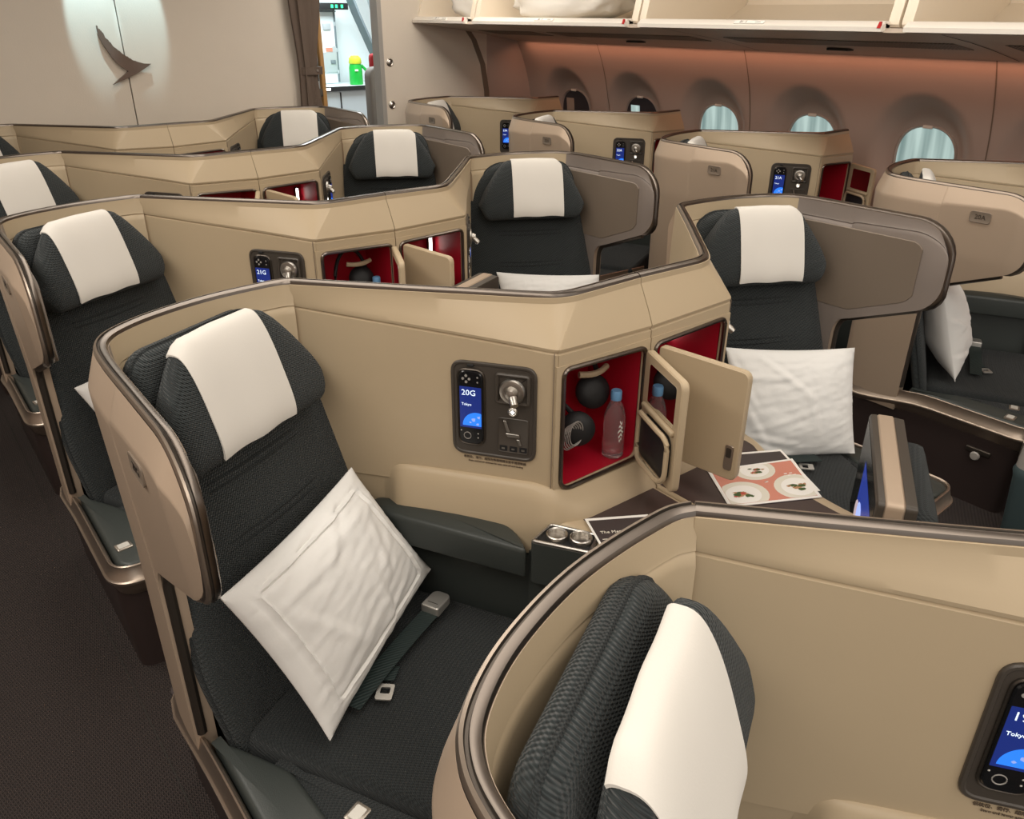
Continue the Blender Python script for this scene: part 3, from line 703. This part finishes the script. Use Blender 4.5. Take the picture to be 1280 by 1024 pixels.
def deco_big(mb, Q, ux, uy):
    plate_food(mb, Q, .50, .17, .23, .26, 2); plate_food(mb, Q, .83, .70, .25, .31, 4); plate_food(mb, Q, .22, .74, .27, .33, 6)
    c = Q(.54, .52, .0018)
    for k in range(2): mb.slab([(-.006, .001+.003*k), (.002, .0+.003*k), (.007, .004+.003*k), (.0, .003)], lambda u, v, d: c+ux*u+uy*v+Z3*d, [(0, 0), (0, .0002)], 'paper')
    for q in range(4):
        c2 = Q(.80+.03*q, .36+.05*(q % 2), .0018); mb.slab(rect(-.004, .004, -.0015, .0015), lambda u, v, d: c2+ux*u+uy*v+Z3*d, [(0, 0), (0, .0002)], 'paper')
def deco_dark(mb, Q, ux, uy):
    c = Q(.25, .45, .0018)
    mb.slab([(.03*math.cos(k*pi/8), .010*math.sin(k*pi/8)) for k in range(16)], lambda u, v, d: c+ux*u+uy*v+Z3*d, [(0, 0), (0, .0002)], 'plate_white')
    c3 = Q(.62, .7, .0018); mb.slab(rect(-.02, .02, -.004, .004), lambda u, v, d: c3+ux*u+uy*v+Z3*d, [(0, 0), (0, .0002)], 'food_red')
    for q in range(3):
        c2 = Q(.80+.05*q, .62, .0018); mb.slab(rect(-.003, .003, -.0015, .0015), lambda u, v, d: c2+ux*u+uy*v+Z3*d, [(0, 0), (0, .0002)], 'paper')
menu([(1.475, 1.070), (1.648, .975), (1.552, .80), (1.38, .895)], TZ, 'dark menu card under the pink one beside the upright pillow', 'menu_dark', deco_dark)
menu([(1.412, 1.020), (1.628, .928), (1.528, .780), (1.325, .885)], TZ+.0016, 'pink menu card with three plates of food on the side table', 'menu_pink', deco_big)
def deco_text(mb, Q, ux, uy):
    mb.text('The Menu', Q(.30, .28, .0017), ux, uy, .013, 'plate_white')
    for k in range(3):
        c = Q(.3, .40+.05*k, .0017); mb.slab(rect(-.03+.006*k, .03-.004*k, -.0012, .0012), lambda u, v, d: c+ux*u+uy*v+Z3*d, [(0, 0), (0, .0002)], 'plate_white')
menu([(1.028, 1.044), (1.150, .972), (1.065, .79), (.945, .86)], TZ+.0075, 'dark menu card with white border on table beside the metal cup tray', 'menu_dark', deco_text)

# monitors swung out from the dividers in front of the centre seats
def monitor(far, dirv, ln, ztop, ht, post, label):
    d = V(dirv).normalized(); nn = V((-d.y, d.x, 0)); far = V((far[0], far[1], 0))
    r = empty('video_monitor', V((far.x+d.x*ln/2, far.y+d.y*ln/2, ztop-ht-ZO))); org = V((far.x+d.x*ln/2, far.y+d.y*ln/2, ztop-ht)); tag(r, label, 'monitor', 'seat monitors')
    def X(u, z, k): return far+d*u+nn*k+Z3*z
    o = rpoly(rect(0, ln, ztop-ht, ztop), .014, 4)
    mb = MB(); mb.slab(o, X, [(.004, -.018), (0, -.014), (0, .014), (.004, .018)], 'champagne'); mb.build('monitor_frame', r, org=org)
    mb = MB(); mb.slab(offset(o, .001), lambda u, z, k: X(u, z, -.018-k), [(0, 0), (.001, .011), (.006, .014)], 'panel_dark'); mb.build('screen_bezel', r, org=org)
    mb = MB(); mb.slab(offset(o, .014), lambda u, z, k: X(u, z, -.0318-k), [(0, 0), (0, .001)], 'black')
    mb.slab(rect(.13, ln-.02, ztop-ht+.02, ztop-.06), lambda u, z, k: X(u, z, -.0329-k), [(0, 0), (0, .0004)], 'screen')
    for q in range(5): mb.slab([(ln*(.42+.11*q)+.05*math.cos(k*pi/7), ztop-ht+.07+.02*(q % 2)+.035*math.sin(k*pi/7)) for k in range(14)], lambda u, z, k: X(u, z, -.0334-.0002*q-k), [(0, 0), (0, .0002)], 'globe_land' if q % 2 else 'screen_photo'); mb.build('screen', r, org=org)
    mb = MB(); mb.slab(offset(o, .002), lambda u, z, k: X(u, z, .018+k), [(0, 0), (.002, .02), (.008, .022)], 'panel_dark'); mb.build('back_housing', r, org=org)
    mb = MB(); mb.slab(rpoly(rect(.03, ln-.01, ztop-ht, ztop-.03), .05, 5), lambda u, z, k: X(u, z, .0395+k), [(0, 0), (.002, .030), (.006, .040), (.018, .046)], 'fabric_rib', dome=.004); mb.build('mesh_pocket', r, org=org)
    MB().tube([X(ln*.55, ztop-ht+.08, .05), X(ln*.55, ztop-ht-.02, .06), V((post[0], post[1], ztop-ht-.06)), V((post[0], post[1], ZO))], .016, 'dark_metal', 10).build('support_arm', r, org=org)
monitor((1.6515, .738), (-.851, -.525, 0), .40, .90, .25, (1.60, .52), 'slim tan edged monitor standing upright beside the upright pillow, dark pocket on its back')
monitor((1.47, .885+PITCH), (-.92, -.40, 0), .33, .962, .22, (1.45, .70+PITCH), 'slanted tan edged monitor peeking over the middle divider near open cabinets')

# grey and teal case end in the right aisle
mb = MB()
r = empty('aisle_case', V((2.78, .66, 0))); tag(r, 'rounded grey and teal case end at right edge in the aisle', 'case'); org = V((2.78, .66, ZO))
o = rpoly([(2.70, .765), (2.70, .50), (2.92, .50), (2.92, .765)], .05, 6)
MB().slab(o, lambda x, y, d: V((x, y, ZO+d)), [(.03, 0), (.015, .03), (.0, .25), (-.006, .275), (0, .29)], 'teal').build('case_body', r, org=org)
MB().slab(o, lambda x, y, d: V((x, y, ZO+.29+d)), [(0, 0), (.006, .10), (.02, .14), (.05, .155)], 'grey_pl').build('case_lid', r, org=org)
mb = MB(); mb.slab(rpoly(rect(2.745, 2.80, .385, .45), .006, 3), lambda x, z, d: V((x, .763+d, z)), [(0, -.004), (0, .003), (.003, .005)], 'plate_edge'); mb.build('latch_plate', r, org=org)

# ------------------------------------------------------------------ the cabin
def struct(mb, name, angle=38, org=None):
    o = mb.build(name, angle=angle, org=org); o['kind'] = 'structure'; return o
mb = MB(); mb.box((1.3, 2.3, ZO-.03), (6.2, 9.4, .06), 'carpet'); struct(mb, 'floor')
mb = MB(); mb.box((.186, 2.0, ZO+.0008), (.004, 6.0, .0016), 'gap'); mb.box((2.345, 2.0, ZO+.0008), (.004, 6.0, .0016), 'gap'); struct(mb, 'trim_1')
CEIL = 2.36
mb = MB(); mb.box((1.3, 2.3, CEIL+.03), (6.2, 9.4, .06), 'bulk'); struct(mb, 'ceiling')
mb = MB(); mb.box((-1.72, 2.3, 1.2), (.06, 9.4, 2.35), 'lining'); struct(mb, 'wall_left')
# bulkhead: two big panels with a joint, then the doorway, then the right panel
mb = MB(); BY = 5.0
mb.box(((-1.69+XM-.003)/2, BY+.03, (ZO+CEIL)/2), (XM-.003+1.69, .06, CEIL-ZO), 'bulk'); mb.box(((XM+.003+2.30)/2, BY+.03, (ZO+CEIL)/2), (2.30-XM-.003, .06, CEIL-ZO), 'bulk')
mb.box((XM, BY+.034, (ZO+CEIL)/2), (.02, .04, CEIL-ZO-.01), 'gap'); struct(mb, 'wall_bulkhead')
mb = MB(); mb.box(((2.853+3.70)/2, BY+.03, (ZO+CEIL)/2), (3.70-2.853, .06, CEIL-ZO), 'bulk'); mb.box(((3.70+4.2)/2, BY+.032, (ZO+CEIL)/2), (.5, .06, CEIL-ZO), 'lining')
struct(mb, 'wall_closet')
mb = MB(); mb.box((2.838, BY+.03, (ZO+CEIL)/2), (.030, .09, CEIL-ZO), 'grey_pl'); struct(mb, 'trim_2')
mb = MB(); mb.loft([[V((x0-.02, BY-.004, z)), V((x0+.022, BY-.004, z)), V((x0+.022, BY+.03, z)), V((x0-.02, BY+.03, z))] for x0, z in [(3.695, ZO), (3.700, .9), (3.693, 1.2), (3.66, 1.38), (3.585, 1.54), (3.50, 1.64), (3.4, 1.75)]], 'brown_panel'); struct(mb, 'trim_3')
for x, z, l in ((2.902, 1.412, 'upper round steel button on the pale panel right of the doorway'), (2.902, 1.15, 'lower round steel button on the pale panel right of the doorway')):
    mb = MB(); mb.lathe([(0, 0), (.024, 0), (.025, .006), (.020, .010), (.016, .007), (.010, .012), (0, .013)], (x, BY, z), (0, -1, 0), 'silver', 24); tag(mb.build('door_button'), l, 'button', 'round wall buttons')
# brushed wing emblem
lg = [(1.147, 1.638), (1.156, 1.622), (1.167, 1.608), (1.184, 1.574), (1.204, 1.546), (1.23, 1.518), (1.259, 1.494), (1.285, 1.476), (1.315, 1.460), (1.35, 1.449), (1.387, 1.447), (1.372, 1.437), (1.349, 1.424), (1.312, 1.404), (1.274, 1.388), (1.217, 1.367), (1.171, 1.348), (1.19, 1.362), (1.209, 1.377), (1.235, 1.394), (1.262, 1.413), (1.23, 1.437), (1.21, 1.458), (1.192, 1.485), (1.171, 1.527), (1.158, 1.556), (1.150, 1.585), (1.1465, 1.612)]
fine = []
for i, p in enumerate(lg):
    q = lg[(i+1) % len(lg)]; k = 4 if i < 9 else 2
    for j in range(k):
        t = j/k; jag = random.uniform(-.0022, .0022) if i < 8 and j else 0
        fine.append((p[0]*(1-t)+q[0]*t+jag, p[1]*(1-t)+q[1]*t+jag))
mb = MB(); mb.loft([[V((x, BY-d, z)) for x, z in fine] for d in (0.012, .026)], 'logo'); mb.box((1.23, BY-.006, 1.46), (.02, .014, .02), 'logo'); tag(mb.build('wing_emblem'), 'bronze brushed wing emblem on the pale bulkhead', 'emblem')
# curtain gathered at the left of the doorway
mb = MB(); rings = []
for k in range(26):
    z = ZO+.06+(CEIL-.1-ZO-.06)*k/25; pin = math.exp(-((z-1.385)/.28)**2)
    x0 = 2.222+.022*pin; w = (.086 if z > 1.385 else .062+.02)*(1-.40*pin)+.02*max(0, z-1.4)
    ring = []
    for q in range(64):
        a = q/64*2*pi; rr = 1+.16*math.sin(a*9+z*1.2)+.06*math.sin(a*17)
        ring.append(V((x0+w+w*math.cos(a)*rr, BY-.055+.036*math.sin(a)*rr, z)))
    rings.append(ring)
mb.loft(rings, 'curtain'); r = mb.build('curtain', angle=60); tag(r, 'brown gathered curtain tied back at left of the galley doorway', 'curtain'); orgc = r.location+V((0, 0, ZO))
mb = MB(); mb.loft([[V((2.244+.070+.074*math.cos(a*pi/16), BY-.055+.047*math.sin(a*pi/16), z)) for a in range(32)] for z in (1.362, 1.405)], 'curtain'); mb.lathe([(0, 0), (.008, 0), (.006, .005), (0, .006)], (2.335, BY-.102, 1.385), (0, -1, 0), 'silver', 12); mb.build('tie_band', r, org=orgc)

# galley beyond the doorway
mb = MB(); mb.box((2.8, 6.95, 1.2), (2.6, .06, 2.3), 'galley'); struct(mb, 'wall_galley')
g = empty('galley_cabinet', V((3.0, 6.68, 0))); tag(g, 'bright white galley cabinets seen through the doorway', 'cabinet'); og = V((3.0, 6.68, ZO))
mb = MB(); mb.box((3.220, 6.83, 1.46), (.42, .14, .60), 'galley', None, .006); mb.box((3.415, 6.755, 1.46), (.014, .01, .58), 'galley_line'); mb.box((3.230, 6.752, 1.715), (.40, .01, .012), 'galley_line'); mb.box((3.230, 6.754, 1.35), (.36, .008, .20), 'galley_grey')
for zz in (1.25, 1.42, 1.62): mb.box((3.412, 6.752, zz), (.014, .012, .03), 'galley_grey', None, .003)
mb.box((3.340, 6.754, 1.60), (.07, .012, .05), 'galley_grey', None, .004); mb.box((3.320, 6.7535, 1.44), (.10, .010, .07), 'paper'); mb.box((3.340, 6.747, 1.425), (.06, .004, .03), 'menu_pink'); mb.box((3.370, 6.748, 1.33), (.045, .012, .03), 'galley_line', None, .004); mb.build('upper_cabinet', g, org=og)
mb = MB(); mb.box((3.45, 6.65, 1.145), (1.0, .36, .025), 'galley', None, .004); mb.box((3.45, 6.463, 1.14), (1.0, .012, .035), 'black_soft'); mb.box((3.15, 6.455, 1.14), (.05, .006, .016), 'lamp'); mb.build('counter', g, org=og)
mb = MB(); mb.box((3.45, 6.66, .61), (1.0, .34, 1.04), 'galley_grey', None, .004)
for x in (3.28, 3.55, 3.63): mb.box((x, 6.486, .62), (.008, .01, .98), 'gap')
mb.build('lower_cabinet', g, org=og)
mb = MB(); mb.box((3.28, 6.70, 1.752), (.46, .06, .05), 'black_soft', None, .004)
for x in (3.13, 3.36, 3.40, 3.45): mb.box((x, 6.667, 1.752), (.018, .006, .024), 'green_lamp')
tag(mb.build('indicator_strip'), 'black strip with small green lights above the galley', 'sign')
# sloping door frame beams
for x0, x1, wdt, l in ((3.36, 3.75, .018, 'narrow sloping grey rib beside the galley cabinet'), (3.62, 3.92, .10, 'wide sloping grey beam at right of the galley doorway')):
    mb = MB(); mb.loft([[V((x-wdt/2, 6.50, z)), V((x+wdt/2, 6.50, z)), V((x+wdt/2, 6.62, z)), V((x-wdt/2, 6.62, z))] for x, z in ((x0, 2.1), (x0*.6+x1*.4, 1.7), (x1, 1.20))], 'galley_grey' if wdt > .06 else 'galley_line'); tag(mb.build('door_rib'), l, 'beam')
b = V((3.475, 6.56, 1.158)); r = empty('green_flask', b-V((0, 0, ZO))); tag(r, 'bright green flask with yellow lid on the galley counter', 'flask')
MB().lathe([(0, 0), (.052, 0), (.056, .01), (.054, .13), (.046, .165), (0, .165)], b, Z3, 'green', 24).build('flask_body', r, org=b)
MB().lathe([(0, .163), (.050, .163), (.054, .17), (.050, .205), (.03, .225), (0, .225)], b, Z3, 'yellow', 24).build('flask_lid', r, org=b)
mb = MB(); mb.tube([b+V((.05, -.01, .15)), b+V((.10, -.02, .10)), b+V((.11, -.02, .02))], .012, 'green', 8); mb.box(b+V((-.02, -.0555, .115)), (.03, .004, .014), 'paper'); mb.build('flask_handle', r, org=b)
# wall end with screen on the left of the galley view
g = empty('galley_partition', V((2.40, 5.55, 0))); tag(g, 'grey galley wall end with dark screen and honey coloured edge behind the curtain', 'partition'); og = V((2.4, 5.55, ZO))
mb = MB(); mb.box((2.50, 5.55, 1.2), (.28, .06, 2.2), 'galley_grey'); mb.build('partition_panel', g, org=og)
mb = MB(); mb.box((2.655, 5.53, 1.2), (.030, .09, 2.2), 'orange_wood', None, .004); mb.build('edge_trim', g, org=og)
mb = MB(); mb.box((2.59, 5.51, 1.36), (.07, .03, .16), 'black', None, .004); mb.box((2.60, 5.51, 1.205), (.085, .05, .05), 'dark_metal', None, .006); mb.box((2.59, 5.515, 1.54), (.035, .015, .09), 'dark_metal', None, .003); mb.build('screen', g, org=og)
g = empty('jump_seat', V((2.93, 5.35, 0))); tag(g, 'grey folded crew seat with red top beside the doorway', 'seat'); og = V((2.93, 5.35, ZO))
mb = MB(); mb.slab(rpoly(rect(2.90, 3.22, .55, 1.37), .07, 6), lambda x, z, d: V((x, 5.36-d, z)), roundprof(.02, 0, .09, .01), 'seat_grey', dome=.01); mb.build('back_cushion', g, org=og)
mb = MB(); mb.slab(rpoly(rect(2.975, 3.12, 1.33, 1.45), .03, 4), lambda x, z, d: V((x, 5.42-d, z)), roundprof(.02, 0, .06, .01), 'red_cloth'); mb.build('head_pad', g, org=og)
mb = MB(); mb.box((3.06, 5.40, .33), (.26, .10, .50), 'seat_grey', None, .01); mb.build('seat_box', g, org=og)

# ------------------------------------------------------------------ window wall with scooped window recesses
WY = [1.985, 2.630, 3.275, 3.925, 4.58]; WZ = 1.055
def wall_x(z):
    if z < 1.0: return 4.12-.04*(1-z)**2
    return 4.12-.20*((z-1.0)/.62)**2
def scoop(y, z):
    d = 0
    for wy in WY+[WY[0]-.63, WY[0]-1.26]:
        r = math.hypot((y-wy)/.262, (z-(WZ+.025))/.295)
        d = max(d, .085*(1-sstep(.60, 1.0, r)))
    return d
ny = 330; nz = 96; y0, y1, z0, z1 = -1.9, 5.02, ZO, 1.66; vs = []; fs = []
for i in range(ny+1):
    for j in range(nz+1):
        y = y0+(y1-y0)*i/ny; z = z0+(z1-z0)*(j/nz); vs.append(V((wall_x(z)+scoop(y, z), y, z)))
for i in range(ny):
    for j in range(nz): fs.append([i*(nz+1)+j, (i+1)*(nz+1)+j, (i+1)*(nz+1)+j+1, i*(nz+1)+j+1])
mb = MB(); mb.add(vs, fs, 'lining')
for y in (1.66, 2.99, 4.16, 0.30):
    mb.loft([[V((wall_x(z)-.0015+scoop(y, z), y-.003, z)), V((wall_x(z)-.0015+scoop(y, z), y+.003, z))] for z in [ZO+(1.66-ZO)*k/40 for k in range(41)]], 'brown_panel', closed=False)
wr = struct(mb, 'wall_right', 60)
mb = MB(); mb.box((4.30, 1.56, 1.1), (.02, 6.95, 2.5), 'under'); struct(mb, 'wall_fuselage')
for i, wy in enumerate(WY):
    mb = MB(); xs = wall_x(WZ)+.085
    ell = lambda ry, rz, x: [V((x-xs+wall_x(WZ+rz*math.copysign(abs(math.sin(a))**.85, math.sin(a)))+.085, wy+ry*math.copysign(abs(math.cos(a))**.85, math.cos(a)), WZ+rz*math.copysign(abs(math.sin(a))**.85, math.sin(a)))) for a in [k*2*pi/48 for k in range(48)]]
    mb.loft([ell(.160, .168, xs+.004), ell(.158, .166, xs-.010), ell(.152, .160, xs-.014), ell(.146, .154, xs-.006), ell(.143, .151, xs+.006)], 'lining', caps=False)
    wo = struct(mb, 'window_%d' % (i+1), 60); ow = wo.location+V((0, 0, ZO))
    m2 = MB(); m2.add(ell(.145, .153, xs-.003), [[k, k+1, 46-k, 47-k] for k in range(0, 23)] if False else [[(k+12) % 48, (k+13) % 48, (10-k) % 48, (11-k) % 48] for k in range(23)], 'window' if i < 3 else 'window_dark'); m2.build('pane', wo, org=ow)
    m2 = MB(); m2.box((wall_x(WZ+.16)+.070, wy, WZ+.157), (.012, .05, .016), 'bin_lip', None, .004); m2.build('shade_handle', wo, org=ow)
    if i >= 3: m2 = MB(); m2.loft([[V((wall_x(z)+.081, wy+.05+w, z)) for w in (-.03, .05)] for z in (WZ-.11, WZ-.05, WZ, WZ+.05, WZ+.10)], 'window' if i == 3 else 'under', closed=False); m2.build('shade', wo, org=ow)

# ------------------------------------------------------------------ overhead bins
LX = 3.10; BE = 5.02
div = [4.36, 3.00, 1.68, .36, -.95]
edges = [BE]+div
bl = ['open overhead bin nearest the bulkhead holding a small white bundle', 'open overhead bin with a large white bundle inside', 'empty open overhead bin above the middle windows', 'empty open overhead bin at upper right corner', None]
for i in range(4):
    a, b = edges[i]-.042, edges[i+1]+.042
    if i == 0: a = BE-.03
    r = empty('overhead_bin', V((3.5, (a+b)/2, 1.60))); og = V((3.5, (a+b)/2, 1.60+ZO)); tag(r, bl[i], 'bin', 'open overhead bins')
    mb = MB(); mb.loft([[V((x, y, z)) for x, z in ((LX+.012, 1.678), (LX+.03, 1.672), (LX+.30, 1.655), (LX+.62, 1.665), (LX+.80, 1.75), (LX+.86, 1.90), (LX+.84, 2.10), (LX+.90, 2.10), (LX+.93, 1.90), (LX+.87, 1.72), (LX+.66, 1.635), (LX+.02, 1.645))] for y in (a, b)], 'bin'); mb.build('shelf', r, org=og)
    mb = MB(); mb.loft([[V((x, y, z)) for x, z in ((LX-.014, 1.648), (LX-.016, 1.664), (LX+.010, 1.682), (LX+.05, 1.684), (LX+.06, 1.676), (LX+.02, 1.648))] for y in (a, b)], 'bin_lip'); mb.build('lip', r, org=og)
    for yy, sg in ((a, 1), (b, -1)):
        mb = MB(); mb.loft([[V((x, yy+sg*t, z)) for x, z in rpoly([(LX+.03, 1.66), (LX+.06, 1.78), (LX+.22, 2.05), (LX+.84, 2.10), (LX+.86, 1.90), (LX+.80, 1.75), (LX+.62, 1.66)], .03, 3)] for t in (-.004, .036)], 'bin'); mb.build('side_panel', r, org=og)
    if i < 3:
        mb = MB(); mb.slab([(b+.018, 1.660), (b+.003, 1.660), (b+.003, 1.682), (b+.010, 1.682)], lambda y, z, d: V((LX-.010-.012*(1.67-z)*0-d, y, z)), [(0, 0), (0, .008)], 'tag_red'); mb.build('latch_tag', r, org=og)
    yc = (a+b)/2-.02; up = V((.82, 0, .57))
    mb = MB(); c = V((LX-.006, yc, 1.6735)); nn = V((0, -1, 0)).cross(up)
    mb.slab(rect(-.075, .075, -.0085, .0085), lambda u, v, d: c+V((0, -1, 0))*u+up*v+nn*(d+.002), [(0, -.004), (0, .0012)], 'paper')
    mb.text('%d   I' % (23-i if i < 2 else 23-i), c+V((0, 1, 0))*.03+nn*.0036, (0, -1, 0), up, .017, 'text_dark'); mb.text('⌸⌸' if False else '▭▭', c+V((0, -1, 0))*.045+nn*.0036, (0, -1, 0), up, .013, 'grey_pl'); mb.build('row_label', r, org=og)
# service panel below the bins
mb = MB(); mb.loft([[V((x, y, z)) for x, z in ((LX+.0, 1.645), (LX+.30, 1.612), (LX+.60, 1.572), (LX+.86, 1.530), (LX+.90, 1.530), (LX+.90, 1.545), (LX+.62, 1.60), (LX+.02, 1.66))] for y in (BE-.02, -1.9)], 'under'); struct(mb, 'trim_4', 30)
def usurf(y, t, d=0):   # t: 0 lip .. 1 wall
    pts = [(0, 1.645), (.30, 1.612), (.60, 1.572), (.86, 1.530)]; x = t*.86
    for (xa, za), (xb, zb) in zip(pts, pts[1:]):
        if x <= xb+1e-6:
            k = (x-xa)/(xb-xa); z = za+(zb-za)*k; n_ = V(((zb-za), 0, -(xb-xa))).normalized(); return V((LX+x, y, z))+n_*d
for k, (ya, yb) in enumerate(((4.75, 4.2), (4.05, 2.95), (2.72, 1.62), (1.42, .35))):
    mb = MB(); mb.loft([[usurf(y, t, .002) for t in (.40, .62)] for y in (ya, yb)], 'gap', closed=False)
    n_ = int(abs(ya-yb)/.016)
    for q in range(n_+1):
        y = ya+(yb-ya)*q/n_; mb.loft([[usurf(y-.0035, t, .001), usurf(y+.0035, t, .001), usurf(y+.0035, t, .0032), usurf(y-.0035, t, .0032)] for t in (.40, .51, .62)], 'brown_panel')
    tag(mb.build('air_vent'), ['shortest dark air vent below the bins near the bulkhead', 'long dark air vent below the bundle bin', 'dark slatted air vent below the empty middle bin', 'slatted air vent below the bin at upper right corner'][k], 'vent', 'air vents under the bins')
mb = MB()
for y in (4.10, 2.84, 1.53, .25): mb.loft([[usurf(y+.05*(t-.5), t, .0015), usurf(y+.05*(t-.5)+.006, t, .0015)] for t in (.02, .35, .6, .98)], 'gap', closed=False)
for y in (2.28, 3.6): mb.box(usurf(y, .76, .004), (.05, .11, .010), 'gap')
struct(mb, 'trim_5')
# white bundles in the bins
def bundle(c, s, label, seed):
    mb = MB(); rings = []
    for i in range(19):
        th_ = pi*i/18; ring = []
        for j in range(36):
            ph = 2*pi*j/36; d = V((math.sin(th_)*math.cos(ph), math.cos(th_), math.sin(th_)*math.sin(ph)))
            e = V([math.copysign(abs(q)**.7, q) for q in d]); k = 1+.16*noise.noise(d*2.3+V((seed, 0, 0)))+.07*noise.noise(d*6+V((0, seed, 0)))
            ring.append(V(c)+V((e.x*s[0]*k, e.y*s[1]*k, max(-s[2], e.z*s[2]*k))))
        rings.append(ring)
    mb.loft(rings, 'white_cloth'); tag(mb.build('blanket_bundle', angle=70), label, 'blanket', 'white bundles in the bins')
bundle((LX+.28, 4.60, 1.765), (.20, .13, .095), 'small white bundle in the bin nearest the bulkhead', 1)
bundle((LX+.30, 3.78, 1.79), (.22, .38, .12), 'large crumpled white bundle in the second bin', 4)

# ------------------------------------------------------------------ light
def area(name, loc, rot, sx, sy, power, col, spread=None):
    l = bpy.data.lights.new(name, 'AREA'); l.shape = 'RECTANGLE'; l.size = sx; l.size_y = sy; l.energy = power; l.color = col
    if spread: l.spread = math.radians(spread)
    o = bpy.data.objects.new(name, l); C.objects.link(o); o.location = V(loc)-V((0, 0, ZO)); o.rotation_euler = rot; return o
warm = (1, .93, .835)
area('ceiling_strip_or_fill', (1.10, .95, CEIL-.02), (0, 0, 0), .7, 6.7, 48, warm)  # added fill over the middle seats; the cabin has no lamp here
area('ceiling_strip_or_fill', (-.45, .4, CEIL-.02), (0, 0, 0), .4, 6.2, 74, warm)
area('ceiling_strip_or_fill', (2.45, 1.2, CEIL-.03), (0, math.radians(-24), 0), .35, 6.4, 62, warm)
area('cove_light', (LX+.83, 1.6, 1.515), (0, math.radians(-16), 0), .03, 6.6, 4.8, (1, .42, .24))
area('galley_light', (3.1, 5.9, CEIL-.04), (0, 0, 0), 1.2,   .8, 52, (.86, .97, 1))
for x, e in ((1.14, 42), (1.38, 36)):
    l = bpy.data.lights.new('wall_spot', 'SPOT'); l.energy = e; l.spot_size = math.radians(27); l.spot_blend = .35; l.color = (.55, .88, 1); l.shadow_soft_size = .01
    o = bpy.data.objects.new('wall_spot', l); C.objects.link(o); o.location = (x, BY-.22, 2.26-ZO)
    d = V((x, BY, 1.79-ZO))-o.location; o.rotation_euler = d.to_track_quat('-Z', 'Y').to_euler()
area('bulkhead_fill', (2.75, 4.0, CEIL-.04), (math.radians(40), 0, 0), .5, .4, 9, warm)  # added fill light, tilted to brighten the panel right of the doorway
w = bpy.data.worlds.new('World'); bpy.context.scene.world = w; w.use_nodes = True
w.node_tree.nodes['Background'].inputs[0].default_value = (1, .95, .89, 1); w.node_tree.nodes['Background'].inputs[1].default_value = .82

# ------------------------------------------------------------------ camera
cam = bpy.data.cameras.new('Camera'); co = bpy.data.objects.new('Camera', cam); C.objects.link(co)
Rm = [(.786458, -.617626, .004615), (-.271196, -.352023, -.895842), (.55492, .703291, -.444349)]
r0, r1, r2 = [V(r) for r in Rm]
mw = Matrix(((r0.x, -r1.x, -r2.x, 0), (r0.y, -r1.y, -r2.y, 0), (r0.z, -r1.z, -r2.z, 1.70-ZO), (0, 0, 0, 1)))
co.matrix_world = mw; cam.sensor_fit = 'HORIZONTAL'; cam.sensor_width = 36; cam.lens = 996.32/1280*36; cam.clip_start = .05
sc = bpy.context.scene; sc.camera = co
sc.view_settings.view_transform = 'Standard'; sc.view_settings.look = 'None'; sc.view_settings.gamma = 1; sc.view_settings.exposure = 0
